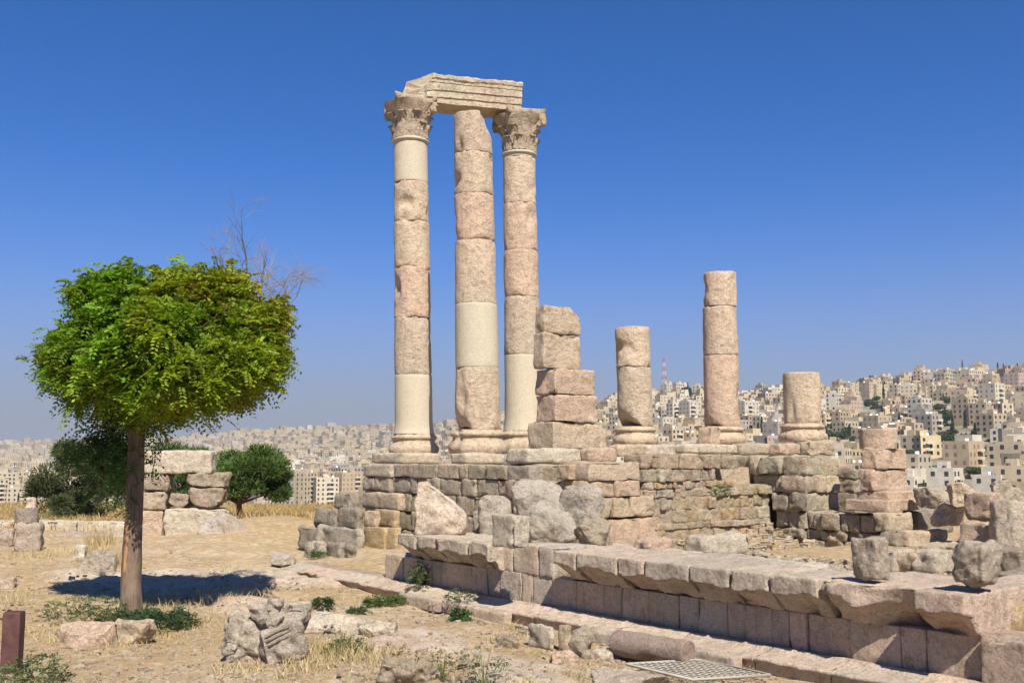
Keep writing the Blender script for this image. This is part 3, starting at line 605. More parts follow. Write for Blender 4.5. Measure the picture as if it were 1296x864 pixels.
# -------- podium wall
pod = thing('podium_wall', 'long low podium wall with broken cornice running to the lower right corner', 'wall', (*uv(4, .4), 0))
def podsec(name, mb_, mat): return mb_.build(name, mat, pod)
uend = 11.35; mp = [(.03, -.15), (.03, .02), (-.005, .028), (-.012, .05), (0, .068), (.035, .072), (.05, .070), (.20, .088), (.27, .103), (.305, .118), (.315, .130), (.36, .133), (.365, .126), (.60, .124), (.60, -.15)]
u = -3.2
while u < uend - .2:
    L = random.uniform(.75, 1.5); L = min(L, uend - u); mb_ = MB(); n_ = max(6, int(L / .06)); vv = []
    dz = random.uniform(-.006, .006); dv = random.uniform(-.008, .008)
    for i in range(n_ + 1):
        uu = u + .008 + (L - .016) * i / n_
        for (v_, z_) in mp:
            if uu > u_at(487, .5) and v_ > .4: v_ = .68
            p = uv(uu, v_ + dv); vv.append((p[0], p[1], z_ + dz))
    vv = np.array(vv); nz = fbm(vv * 6, 51, 4); ed = np.tile([(.003 if k > 6 else .010) for k in range(len(mp))], n_ + 1); far = sstep(8.6, 10.8, (vv[:, :2] - P0) @ Uv)
    ero = np.tile([1 if k < 7 else .3 for k in range(len(mp))], n_ + 1); k_ = (nz * ed * (1 + 2.5 * far)); vv[:, 2] += k_ * .8; vv[:, :2] += np.outer(k_ + .05 * far * ero * np.maximum(0, nz), Vv)
    M = len(mp); f = [[i * M + j, i * M + j + 1, (i + 1) * M + j + 1, (i + 1) * M + j][::-1] for i in range(n_) for j in range(M - 1)]
    tn = tintr([(.72, .56, .43), (.70, .58, .44), (.68, .54, .42), (.66, .56, .44)]); mb_.add(vv, f, tn)
    for st in (0, n_ * M): c = vv[st:st + M].mean(0); mb_.add(np.vstack([vv[st:st + M], c]), [[j, j + 1, M] for j in range(M - 1)], tn)
    podsec('base_moulding', mb_, PODIUM); u += L
uL = u_at(487, .4); uA = u_at(500, .12); uB = u_at(617, .12); uC = u_at(699, .12); uE = u_at(1219, .12)
PP = [(.70, .54, .41), (.62, .50, .38), (.72, .53, .40), (.60, .49, .37), (.57, .49, .40)]
u = u_at(1234, .35)
while u < uL - .05:
    L = random.uniform(.20, .52); L = min(L, uL - u); L = uL - u if uL - u - L < .12 else L; c = uv(u + L / 2, .4 + .25)
    mb_ = MB(); block(mb_, (c[0], c[1], .30), (.5 + random.uniform(-.02, .02), L - .006, .38), YAWV, rnd=.010, rough=.004, n=8, tint=tintr(PP), chip=.35); podsec('facing_block', mb_, PODIUM); u += L
# upper course in the gap of the cornice
for (a_, b_, tn) in [(617, 632, 0), (632, 649, 0), (649, 681, 0), (681, 700, 0)]:
    v0 = .395; ua, ub = u_at(a_, v0), u_at(b_, v0); c = uv((ua + ub) / 2, v0 + .4); mb_ = MB(); block(mb_, (c[0], c[1], .67), (.8, ua - ub - .008, .38), YAWV, rnd=.02, rough=.010, n=9, tint=tintr(PP), chip=.6); podsec('facing_block', mb_, PODIUM)
# cornice blocks
def cornice(pxl, pxr, depth=.98, z1=.86, jag=1.0, v0=.12, cut=None, tint=None, zc=.685, zbot=.49, und=.26):
    ua, ub = u_at(pxl, v0, 700), u_at(pxr, v0, 730); L = ua - ub; c = uv((ua + ub) / 2, v0 + depth / 2); H = z1 - zbot; sd_ = random.randrange(999)
    def warp(p):
        q = p.copy(); w = (p + sd_) * 3.3; jg = jag * .045 * fbm(w, sd_, 3)
        zz = p[:, 2] + (z1 + zbot) / 2; t_ = np.clip((zc + jg - zz) / (zc - zbot), 0, 1); t_ = np.where(t_ > .02, .16 + .84 * t_ ** .85, 0); fx = np.clip((depth / 2 - p[:, 0]) / depth, 0, 1) ** 1.5
        q[:, 0] = p[:, 0] + t_ * und * fx * (1 + .5 * jag * np.maximum(0, fbm(w * 1.7, sd_ + 1, 2)))
        if cut is not None: q = cut(q, L, H)
        return q
    mb_ = MB(); block(mb_, (c[0], c[1], (z1 + zbot) / 2), (depth, L - random.uniform(.01, .03), H), YAWV, rnd=.012, rough=.009, n=22, tint=tint or tintr([(.74, .60, .46), (.72, .56, .43), (.70, .59, .45), (.64, .54, .42)]), chip=1.3, warp=warp, seed=sd_)
    podsec('cornice_block', mb_, STONE)
for a_, b_, k in [(502, 526, {}), (526, 550, {}), (550, 590, {'jag': 1.8}), (590, 617.5, {'jag': 2.2}), (699, 729, {}), (729, 780, {}), (780, 814, {}), (814, 871, {}), (871, 922, {}), (922, 971, {}), (971, 1035, {'jag': 1.2})]: cornice(a_, b_, **k)
def cutbig(q, L, H):
    f_ = np.clip((-q[:, 1] / L + .12) / .5, 0, 1); front = np.clip((.49 - q[:, 0]) / .98, 0, 1); low = np.clip(.5 - q[:, 2] / H, 0, 1)
    q[:, 0] += f_ * front * (.10 + .22 * low); return q
cornice(1036, 1150, depth=1.3, jag=1.6, cut=cutbig, zbot=.47)
cornice(1153, 1219, depth=2.6, jag=1.0, z1=.86, zbot=.42, zc=.68, und=.30, tint=(.74, .57, .44))
# back row of podium top slabs
for (a_, b_) in [(720, 790), (790, 850), (850, 930), (930, 1010)]:
    ua, ub = u_at(a_, 1.1, 700), u_at(b_, 1.1, 715); c = uv((ua + ub) / 2, 1.1 + .30); mb_ = MB(); block(mb_, (c[0], c[1], .72), (.58, ua - ub - .012, .24), YAWV, rnd=.03, rough=.01, n=10, tint=tintr([(.76, .66, .52), (.72, .61, .47)]), chip=1); podsec('top_slab', mb_, STONE)
# lower course carrying on to the right
for (ua, ub) in [(u_at(1234, .33), u_at(1296, .33)), (u_at(1296, .33), u_at(1296, .33) - .5), (u_at(1296, .33) - .5, u_at(1296, .33) - 1.1)]:
    c = uv((ua + ub) / 2, .33 + .8); mb_ = MB(); block(mb_, (c[0], c[1], .30), (1.6, ua - ub - .012, .42), YAWV, rnd=.02, rough=.012, n=16, tint=tintr(PP), chip=.8); podsec('facing_block', mb_, ROUGH)
# foundation stones in front of the moulding
for (a_, b_, v_, lab) in [(504, 560, -.16, 'leftmost low foundation slab at the foot of the podium moulding'), (560, 640, -.14, 'long low foundation slab at the foot of the moulding, left of the rubble pieces'), (735, 790, -.12, 'low foundation slab behind the fallen column piece'), (860, 930, -.14, 'low foundation slab at the foot of the moulding right of the fallen column piece')]:
    ua, ub = u_at(a_, v_, 780), u_at(b_, v_, 800); c = uv((ua + ub) / 2, v_ / 2 - .01)
    one(lambda m_: block(m_, (c[0], c[1], -.02), (-v_, ua - ub - .02, .17), YAWV, rnd=.02, rough=.012, n=10, tint=tintr(PP)), 'foundation_slab', lab, 'stone slab', PODIUM)
# -------- boulders and loose blocks on the podium
LIFT = 1.42
def rockpx(label, x0, x1, y0, y1, Y=None, z=None, dr=.7, yaw=0, name='boulder', cat='boulder', mat=ROUGH, tint=GREY, **k):
    if Y is None: Y = (z - EYE) / ray((x0 + x1) / 2, y1)[1]
    a = at(x0, y1, Y); b = at(x1, y0, Y); W = b[0] - a[0]; H = b[2] - a[2]; k.setdefault('seed', random.randrange(999))
    tint = tuple(q_ * LIFT for q_ in tint)
    return one(lambda m_: rock(m_, ((a[0] + b[0]) / 2, Y + W * dr * .3, a[2] + H / 2 - .01), (W * 1.04, W * dr, H * 1.05), yaw, tint=tint, n=k.pop('n', 16), **k), name, label, cat, mat)
rockpx('large pointed triangular boulder standing on the podium, left of the others', 524, 590, 610, 679, Y=15.4, dr=.55, tint=(.55, .45, .35), cuts=0, planes=[(1, 0, 1.25, .46), (-1, 0, .05, .93), (1, .2, .1, .97), (-.5, -1, .5, .95)], mat=STONE, n=20, rough=.03, rf=0.2)
rockpx('big rounded grey boulder at the back of the pile', 648, 712, 608, 658, Y=15.6, tint=(.48, .42, .34), cuts=3, n=20, rough=.03, rf=0.42)
rockpx('craggy grey boulder at the front of the pile', 667, 727, 637, 690, Y=13.9, tint=(.46, .41, .33), cuts=5, n=20, rough=.035, rf=0.34)
rockpx('egg-shaped boulder at the right end of the pile, standing upright', 710, 765, 614, 680, Y=14.6, tint=(.46, .40, .32), cuts=2, n=20, planes=[(1, 0, -1.6, .85)], rf=0.42)
rockpx('rounded boulder between the triangular one and the dark moulded block', 607, 646, 628, 682, Y=15.6, tint=(.47, .41, .33), cuts=2, n=16, rf=0.42)
rockpx('small rounded stone behind the right foot of the triangular boulder', 598, 618, 648, 674, Y=16.2, tint=GREY, cuts=2, n=12, rf=0.4)
rockpx('rough dark stone tucked under the upright egg-shaped boulder', 727, 771, 657, 691, Y=13.8, tint=(.40, .33, .24), cuts=6, n=16, rough=.04)
sblock('small squared block standing in the gap of the podium cornice before the boulders', 622, 650, 671, 653, 694, 12.9, tint=PALE, rnd=.03, rg=.3, n=14, planes=[(1, 0, 1.2, 1.3)], minl=.2)
sblock('squared block standing on the cornice, left of the loose boulder', 1077, 1111, 1126, 682, 735, 9.45, tint=(.60, .50, .39), rnd=.05, rg=.35, n=20, mat=ROUGH, minl=.12)
sblock('pitted pale cubic boulder standing on the cornice near the right edge', 1201, 1241, 1268, 687, 746, 8.72, tint=(.62, .55, .44), rnd=.14, rg=.75, n=24, mat=ROUGH, minl=.12, name='boulder', cat='boulder', planes=[(-1, -.3, -1.2, 1.12), (.2, -1, .9, 1.25)])
rockpx('tall slab-like boulder at the right edge behind the cornice', 1266, 1312, 634, 695, Y=14.8, tint=(.50, .42, .33), cuts=4, n=14)
rockpx('pointed boulder on top of the blocks near the right edge', 1257, 1288, 609, 636, Y=16, tint=GREY, cuts=6, n=14)
rockpx('rough boulder against the city left of the tall reddish block', 1206, 1242, 611, 640, Y=17, tint=CREAM, cuts=6, n=14)
rockpx('broad grey boulder right of the low pier', 1166, 1207, 617, 642, Y=18, tint=GREY, cuts=5, n=14)
rockpx('low rubble stone under the broad grey boulder right of the low pier', 1186, 1222, 638, 664, Y=17.5, tint=CREAM, cuts=6, n=12)
rockpx('worn boulder at the right end of the rubble behind the low pier', 1276, 1306, 618, 640, Y=17, tint=GREY, cuts=5, n=12)


# ------------------------------------------------------------------ the city on the far hills
WALLS = [('cream', (.56, .475, .34)), ('pale', (.56, .49, .37)), ('yellowish', (.56, .46, .29)), ('whitish', (.62, .575, .48)), ('tan', (.48, .38, .26)), ('pinkish', (.54, .43, .36)), ('grey', (.40, .365, .32)), ('beige', (.54, .445, .31))]
WALLS = [(n, (q[0] * .96, q[1] * .93, q[2] * .88)) for n, q in WALLS]
def wall_mat(nm, c):
    m, nt, b = newmat(nm); p = pos(nt); n = noise(nt, p, 0.35, 6, .7); n2 = noise(nt, p, 1.6, 4, .7)
    x = mix(nt, ramp(nt, n, .35, .7), tuple(k * 1.05 for k in c), tuple(k * .78 for k in c)); x = mix(nt, None, x, ramp(nt, n2, .3, .7, (.86, .86, .86), (1.06, 1.06, 1.06)), 'MULTIPLY', 1.0)
    x = mix(nt, None, x, attr(nt), 'MULTIPLY', 1.0)
    nt.links.new(x, b.inputs['Base Color']); b.inputs['Roughness'].default_value = .9; b.inputs['Specular IOR Level'].default_value = .1; return m
WM = [wall_mat(n.replace(' ', '_') + '_render', c) for n, c in WALLS]
STUFFW = wall_mat('city_render', (1, 1, 1))
WINM = plain('window_glass_dark', (.045, .05, .055), .25, .2); WINM2 = plain('window_shutter', (.20, .17, .14), .6, .2)
TANK = plain('water_tank_white', (.70, .71, .72), .5); TANKB = plain('water_tank_black', (.05, .05, .055), .5); ROOFM = plain('roof_screed', (.44, .41, .37), .95, .2, .3)
RAIL = plain('painted_mast', (.60, .60, .60), .5)
BF = np.array([[0, 1, 2, 3], [7, 6, 5, 4], [0, 4, 5, 1], [1, 5, 6, 2], [2, 6, 7, 3], [3, 7, 4, 0]])[:, ::-1]
def boxv(x0, x1, y0, y1, z0, z1): return np.array([(x0, y0, z0), (x1, y0, z0), (x1, y1, z0), (x0, y1, z0), (x0, y0, z1), (x1, y0, z1), (x1, y1, z1), (x0, y1, z1)], float)
def addbox(mb, x0, x1, y0, y1, z0, z1, tint=(1, 1, 1), M=None):
    v = boxv(x0, x1, y0, y1, z0, z1)
    if M is not None: v = rotz(v, M[3]) + np.array(M[:3])
    mb.add(v, BF, tint)
def unit(name, mat, v, f=BF):
    mb = MB(); mb.add(v, f); o = mb.build(name, mat, origin=(0, 0, 0), smooth=False); me = o.data; bpy.data.objects.remove(o); return me
WIN_ME = [unit('window', WINM, boxv(-.5, .5, -.06, .02, 0, 1.4)), unit('window', WINM, boxv(-.6, .6, -.06, .02, 0, 1.4)), unit('window', WINM2, boxv(-.5, .5, -.06, .02, 0, 1.3))]
def cyl(r, h, k=10):
    th = np.linspace(0, 2 * pi, k, endpoint=False); v = [(r * cos(t), r * sin(t), z) for z in (0, h) for t in th] + [(0, 0, h)]
    return np.array(v), [[i, (i + 1) % k, (i + 1) % k + k, i + k] for i in range(k)], [[i + k, (i + 1) % k + k, 2 * k] for i in range(k)]
def cyl_me(name, mat, r, h):
    v, q, t = cyl(r, h); mb = MB(); mb.add(v, q); mb.f.append(np.array(t)); o = mb.build(name, mat, origin=(0, 0, 0)); me = o.data; bpy.data.objects.remove(o); return me
TANK_ME = [cyl_me('water_tank', TANK, .7, 1.5), cyl_me('water_tank', TANKB, .6, 1.3)]
def child(me, name, par, loc, rz=0, sc=None):
    o = bpy.data.objects.new(name, me); COL.objects.link(o); o.parent = par; o.location = loc; o.rotation_euler = (0, 0, rz)
    if sc: o.scale = sc
    return o
# candidate lots along contour rows
# foreground outline hiding the city: (x0,x1,highest visible row)
OCC = np.full(2900, 640.0)
for a_, b_, y_ in [(0, 45, 640), (45, 160, 562), (150, 188, -99), (180, 270, 572), (270, 372, 575), (372, 425, 632), (425, 460, 622), (460, 745, 575), (498, 547, -99), (547, 568, 572), (570, 638, -99), (638, 735, -99), (735, 770, 500), (745, 860, 562), (780, 824, -99), (860, 940, 560), (890, 935, -99), (940, 1056, 558), (985, 1040, -99), (1056, 1090, 590), (1090, 1148, 545), (1148, 1200, 616), (1200, 1300, 612)]: OCC[a_ + 600:b_ + 600] = y_
FH = 2.8
lots = []; buf = OCC.copy()
TREES = []
def gen(px0, px1, ra, rb, drf, wf, seed):
    rr = random.Random(seed); r = ra
    while r < rb:
        px = px0 - rr.uniform(0, 20)
        while px < px1:
            w = rr.uniform(9, 17) * wf(r) * (1.8 if rr.random() < .08 else 1); wp = w * F / r
            ra_loc = np.interp(px, *R0); rb_loc = np.interp(px, *R1)
            if ra_loc < r < rb_loc * 1.02:
                x = px + rr.uniform(-2, 2); r_ = r * rr.uniform(.985, 1.015)
                lots.append((x, r_, w, rr.uniform(8, 14) * wf(r), rr.random(), rr.random()))
            px += wp * rr.uniform(.85, 1.35)
        r += drf(r)
GREEN = [(1060, 560, 22), (1210, 560, 34), (1195, 520, 18), (870, 492, 12), (790, 500, 12), (1100, 520, 24), (400, 590, 14), (1140, 590, 24)]
spots = []
for (a, b, g) in GREEN:
    for k in range(int(g * .40)):
        spots.append((a + random.uniform(-g, g), b + random.uniform(-g * .5, g * .6), random.choice('bbbc')))
for k in range(60): px_ = random.uniform(745, 1296); spots.append((px_, random.uniform(np.interp(px_, SKY_PX, SKY_PY) + 2, 625), random.choice('bcb')))
for px_ in (861, 868, 872, 940, 948, 956, 962, 790, 797, 1265, 1272, 1290): spots.append((px_, np.interp(px_, SKY_PX, SKY_PY) + 1, 'b' if px_ < 1200 else 'c'))
for k in range(26): spots.append((random.uniform(380, 500), random.uniform(570, 632), random.choice('bbc')))
spots += [(22, 638, 'c'), (30, 640, 'c'), (1137, 548, 'c'), (1172, 498, 'c'), (1156, 492, 'c')]
def r_at(px, py):
    rs = np.linspace(np.interp(px, *R0) * .95, np.interp(px, *R1) * 1.01, 60); zz = hill_z(np.full(60, px), rs); pys = 578 - (zz - EYE) / rs * F; return float(rs[np.argmin(np.abs(pys - py))])
TREES = [(kd, px, r_at(px, py), py) for (px, py, kd) in spots]
TA = np.array([(t[1], t[2]) for t in TREES])
gen(700, 2100, 300, 1020, lambda r: 8.5 + (r - 300) * .016, lambda r: .76, 11)
gen(-520, 760, 620, 3300, lambda r: 26 + (r - 620) * .028, lambda r: 1.15 + .25 * (r > 1500), 12)
lots.sort(key=lambda l: l[1])
cand = []
for (px, r, w, d, q1, q2) in lots:
    right = px > 700
    fl = random.choice([1, 2, 2, 2, 2, 3, 3, 3, 4]) if right else random.choice([2, 3, 3, 4, 4, 5, 6])
    if right and 500 < r < 760 and random.random() < .03: fl = random.choice([5, 6])
    if not right and r < 1000: fl = random.choice([4, 5, 6, 7])
    h = fl * FH + .7; x = (px - 648) / F * r; z = float(hill_z(np.array(px), np.array(r)))
    py_t = 578 - (z + h - EYE) / r * F; py_b = 578 - (z - EYE) / r * F; wp = w * F / r
    dp = np.abs(TA[:, 0] - px); dr = TA[:, 1] - r
    if (((dp < wp * .5 + 3.5 * F / r) & (dr > -9) & (dr < (26 if right else 12)))).any(): continue
    if any(((px - a) / g) ** 2 + ((py_b - b) / (g * .6)) ** 2 < 1 for a, b, g in GREEN) and right: continue
    a_ = int(max(0, px - wp / 2 + 600)); b_ = int(min(2899, px + wp / 2 + 600))
    if b_ <= a_: continue
    vis = float(np.maximum(0, np.minimum(buf[a_:b_ + 1], py_b) - py_t).mean()) * wp
    if px < -10 or px > 1306: vis = 0
    buf[a_:b_ + 1] = np.minimum(buf[a_:b_ + 1], py_t)
    cand.append(dict(px=px, r=r, w=w, d=d, fl=fl, h=h, x=x, z=z, vis=vis, pt=py_t, pb=py_b, right=right))
order = sorted(range(len(cand)), key=lambda i: -cand[i]['vis']); chosen = set(order[:300]); detailed = set(order[:140])
def yaw_of(c): return .62 + .35 * float(vnoise([[c['x'] * .006, c['r'] * .006, 1.5]], 77)[0]) + random.uniform(-.08, .08) + (random.choice([0, .25, -.3]) if random.random() < .3 else 0)
def pick():
    return random.choices(range(8), weights=[6.5, 5, 1.5, 2.0, 4.2, 1.0, 1.8, 5.5])[0]
LAND = [(0, 110, 'left of the leafy tree'), (110, 330, 'behind the leafy tree and pines'), (330, 420, 'right of the right pine'), (420, 500, 'left of the leftmost column'), (500, 575, 'between leftmost and middle tall columns'), (575, 735, 'right of the middle tall column'), (735, 785, 'between stepped pier and two-drum column'), (785, 890, 'between two-drum and three-drum columns'), (890, 990, 'between three-drum column and shortest stub'),
        (990, 1075, 'right of the shortest stub'), (1075, 1130, 'above the low right pier'), (1130, 1185, 'right of the low right pier'), (1185, 1245, 'near the right side'), (1245, 1400, 'at the right edge')]
def zone(px):
    for a, b, n in LAND:
        if a <= px < b: return n
    return LAND[0][2] if px < 0 else LAND[-1][2]
def tier(c):
    yt = np.interp(c['px'], SKY_PX, SKY_PY); t = (c['pb'] - yt) / (640 - yt)
    return 'on the skyline' if t < .10 else 'high up' if t < .28 else 'mid-slope' if t < .5 else 'low down' if t < .75 else 'at the bottom'
NUMW = {1: 'one-storey', 2: 'two-storey', 3: 'three-storey', 4: 'four-storey', 5: 'five-storey', 6: 'six-storey', 7: 'seven-storey', 8: 'eight-storey'}
ORD = ['leftmost', 'second from left', 'third from left', 'fourth from left', 'fifth from left', 'sixth from left', 'seventh from left', 'eighth from left'] + [q + ' from left' for q in 'ninth tenth eleventh twelfth thirteenth fourteenth fifteenth sixteenth seventeenth eighteenth nineteenth twentieth'.split()]
hl = {}
for i in sorted(chosen):
    c = cand[i]; c['k'] = pick(); 
    if c['fl'] >= 6 and c['right']: c['k'] = 3
    c['key'] = (WALLS[c['k']][0], NUMW[c['fl']], tier(c), zone(c['px'])); hl.setdefault(c['key'], []).append(i)
for key, ids in hl.items():
    ids.sort(key=lambda i: cand[i]['px'])
    for n, i in enumerate(ids):
        t = '%s %s house %s, %s' % key
        if len(ids) > 1: t = '%s %s %s house %s, %s' % ((ORD[min(n, 19)],) + key)
        cand[i]['label'] = t
stuff = MB()
def house(i, c):
    yaw = yaw_of(c); w, d, h, fl = c['w'], c['d'], c['h'], c['fl']; det = i in detailed; tv = random.uniform(.85, 1.1); ti = (tv, tv, tv)
    single = i in chosen; near = c['right']
    z0 = -6 - w * .3; M = None
    if not single: M = (c['x'], c['r'], c['z'], yaw); mb = stuff; base = np.array(random.choices([x[1] for x in WALLS], weights=[6, 5, 2, 4, 2, 2, 2, 4])[0]) * tv; ti = tuple(base); dk = (.11, .105, .10); 
    else: mb = MB(); dk = (.13, .13, .14)
    addbox(mb, -w / 2, w / 2, -d / 2, d / 2, z0, h - .7, ti, M)
    pr = .25
    for (a, b_, e, g) in ((-w / 2, w / 2, -d / 2, -d / 2 + pr), (-w / 2, w / 2, d / 2 - pr, d / 2), (-w / 2, -w / 2 + pr, -d / 2 + pr, d / 2 - pr), (w / 2 - pr, w / 2, -d / 2 + pr, d / 2 - pr)): addbox(mb, a, b_, e, g, h - .7, h, ti, M)
    if random.random() < .6: sx = random.uniform(-w * .25, w * .25); addbox(mb, sx - 1.6, sx + 1.6, -1.2, 2.0, h - .7, h + 2.0, ti, M)
    if random.random() < .3: addbox(mb, w / 2 - w * .45, w / 2 - .3, -d / 2 + .3, d / 2 - .3, h - .7, h + 2.5, ti, M)
    nx = max(2, int(w / 2.7)); ny = max(1, int(d / 3.0)); 
    if single:
        root = thing('house', c['label'], 'house', (c['x'], c['r'], c['z']), 'houses on the far hillsides')
        del root['_o']; root.rotation_euler = (0, 0, yaw)
        o = mb.build('wall', WM[c['k']], origin=(0, 0, 0), smooth=False); o.parent = root; o.location = (0, 0, 0)
        o2 = MB(); addbox(o2, -w / 2 + .3, w / 2 - .3, -d / 2 + .3, d / 2 - .3, h - .72, h - .64); o2 = o2.build('roof', ROOFM, origin=(0, 0, 0), smooth=False); o2.parent = root; o2.location = (0, 0, 0)
        wm = random.choice(WIN_ME); skip = random.random() * .25
        pts = [((k + .5) / nx * w - w / 2, -d / 2 - .02, f_ * FH + 1.0, 0) for k in range(nx) for f_ in range(fl)] + [(-w / 2 - .02, (k + .5) / ny * d - d / 2, f_ * FH + 1.0, -pi / 2) for k in range(ny) for f_ in range(fl)] + [(w / 2 + .02, (k + .5) / ny * d - d / 2, f_ * FH + 1.0, pi / 2) for k in range(ny) for f_ in range(fl)]
        pts = [p for p in pts if random.random() > skip]
        if det:
            for p in pts: child(wm, 'window', root, p[:3], p[3])
            for q in range(random.choice([1, 2, 3])): child(random.choice(TANK_ME), 'water_tank', o2, (random.uniform(-w * .35, w * .35), random.uniform(-d * .35, d * .35), h - .6))
        else:
            wb = MB()
            for p in pts: addbox(wb, -.55, .55, -.06, .02, 0, 1.4, (1, 1, 1), p)
            wb = wb.build('windows', WINM, origin=(0, 0, 0), smooth=False); wb.name = 'window'; wb.parent = root; wb.location = (0, 0, 0); wb['kind'] = 'stuff'
        if det and (fl >= 5 or random.random() < .3):
            bx_ = random.uniform(-w * .25, w * .25)
            for f_ in range(1, fl): b2 = MB(); addbox(b2, bx_ - 1.7, bx_ + 1.7, -d / 2 - 1.3, -d / 2, f_ * FH - .15, f_ * FH + .05); addbox(b2, bx_ - 1.7, bx_ + 1.7, -d / 2 - 1.3, -d / 2 - 1.2, f_ * FH + .05, f_ * FH + .9); b2 = b2.build('balcony', WM[3], origin=(0, 0, 0), smooth=False); b2.parent = root; b2.location = (0, 0, 0)
    else:
        big = 1.5 if c['r'] > 1400 else 1.0
        st = 1 if c['r'] < 1500 else 2
        for k in range(0, nx, 1):
            for f_ in range(0, fl, 1):
                if random.random() < .2: continue
                px_ = (k + .5) / nx * w - w / 2; v = boxv(px_ - .6, px_ + .6, -d / 2 - .05, -d / 2 + .05, f_ * FH + 1, f_ * FH + 2.4); v = rotz(v, yaw) + np.array(M[:3]); mb.add(v, BF[[0, 2, 3, 5, 1]], dk)
        for f_ in range(fl):
            for s_ in (-1, 1):
                v = boxv(s_ * (w / 2 + .05) - .05, s_ * (w / 2 + .05) + .05, -.7, .7, f_ * FH + 1, f_ * FH + 2.4); mb.add(rotz(v, yaw) + np.array(M[:3]), BF, dk)
for i, c in enumerate(cand): house(i, c)
tag(stuff.build('city_houses', STUFFW, origin=(0, 0, 0), smooth=False), 'dense pale city houses far off on the hills', 'houses', kind='stuff')
# ---- trees in the city
def leafblob(mb, c, rad, n, tint, size, seed=0, squash=1.0, var=.3, hollow=.45):
    r_ = np.random.default_rng(seed); d = r_.normal(size=(n, 3)); d /= np.linalg.norm(d, axis=1, keepdims=True); rr = hollow + (1 - hollow) * r_.random((n, 1)) ** .5
    lump = 1 + .22 * fbm(d * 2.2 + seed, seed, 3)[:, None]; p = d * rr * lump * np.array(rad) + np.array(c)
    a = r_.normal(size=(n, 3)); a /= np.linalg.norm(a, axis=1, keepdims=True); b = np.cross(a, r_.normal(size=(n, 3))); b /= np.linalg.norm(b, axis=1, keepdims=True) + 1e-9
    s = size * (.6 + .8 * r_.random((n, 1))); v = np.stack([p - a * s, p - b * s * .6, p + a * s, p + b * s * .6], 1).reshape(-1, 3)
    f = np.arange(4 * n).reshape(n, 4); t = np.array(tint) * (1 + var * (r_.random((n, 1)) * 2 - 1)); mb.add(v, f, np.repeat(t, 4, 0))
def far_tree(kind, px, r, h, w, label, seed):
    x = (px - 648) / F * r; z = float(hill_z(np.array(px), np.array(r))) - .5
    root = thing('cypress_tree' if kind == 'c' else 'broadleaf_tree', label, 'tree', (x, r, z), 'trees among the far houses')
    m1 = MB(); tube(m1, [(x, r, z - 2), (x, r, z + h * .5)], [w * .06, w * .03], (.5, .4, .3), 6); m1.build('trunk', BARK, root)
    m2 = MB()
    if kind == 'c':
        for k in range(5): leafblob(m2, (x, r, z + h * (.15 + .18 * k)), (w * .5 * (1 - .16 * k), w * .5 * (1 - .16 * k), h * .17), 160, (.035, .055, .03), .35, seed + k)
    else:
        for k in range(6): leafblob(m2, (x + random.uniform(-.3, .3) * w, r + random.uniform(-.3, .3) * w, z + h * random.uniform(.45, .75)), (w * .32, w * .32, h * .26), 190, random.choice([(.05, .075, .03), (.07, .09, .04), (.045, .06, .03)]), .42, seed + k)
    m2.build('crown', NEEDLE, root)
NAMES = {'c': 'dark cypress', 'b': 'dark rounded tree'}
info = TREES
keys = {}
for t in sorted(info, key=lambda t: t[1]):
    kd, px, r, py = t; c = dict(px=px, pb=py); k = (NAMES[kd], tier(c), zone(px)); keys.setdefault(k, []).append(t)
for k, L in keys.items():
    for n, (kd, px, r, py) in enumerate(L):
        lab = '%s %s, %s' % k if len(L) == 1 else '%s %s %s, %s' % ((ORD[min(n, 19)],) + k)
        h = random.uniform(7, 11) if kd == 'c' else random.uniform(4.5, 7); w = random.uniform(2, 3) if kd == 'c' else random.uniform(5, 9); h *= max(1, r / 900) ; far_tree(kd, px, r, h, w, lab, int(px) * 7 + n)
# ---- masts and minaret
def mast(px, r, h, w, label, red=True):
    x = (px - 648) / F * r; z = float(hill_z(np.array(px), np.array(r))); root = thing('radio_mast', label, 'mast', (x, r, z)); n = 9
    redm = plain('mast_red', (.55, .10, .07), .6)
    for k in range(n):
        m_ = MB(); z0 = z + h * k / n; z1 = z + h * (k + 1) / n; w0 = w * (1 - .85 * k / n) / 2; w1 = w * (1 - .85 * (k + 1) / n) / 2
        for (a, b) in ((-1, -1), (1, -1), (1, 1), (-1, 1)):
            tube(m_, [(x + a * w0, r + b * w0, z0), (x + a * w1, r + b * w1, z1)], .16, (1, 1, 1), 4)
            c_, d_ = (-b, a); tube(m_, [(x + a * w0, r + b * w0, z0), (x + c_ * w1, r + d_ * w1, z1)], .10, (1, 1, 1), 4); tube(m_, [(x + a * w1, r + b * w1, z1), (x + c_ * w1, r + d_ * w1, z1)], .10, (1, 1, 1), 4)
        m_.build('lattice_section', redm if red and k % 2 == 0 else (RAIL if red else WINM), root)
mast(841, 985, 38, 6, 'red and white lattice radio mast on the skyline between the two-drum and three-drum columns')
mast(1220, 850, 15, 1.6, 'thin lattice mast on the skyline at the upper right', False)
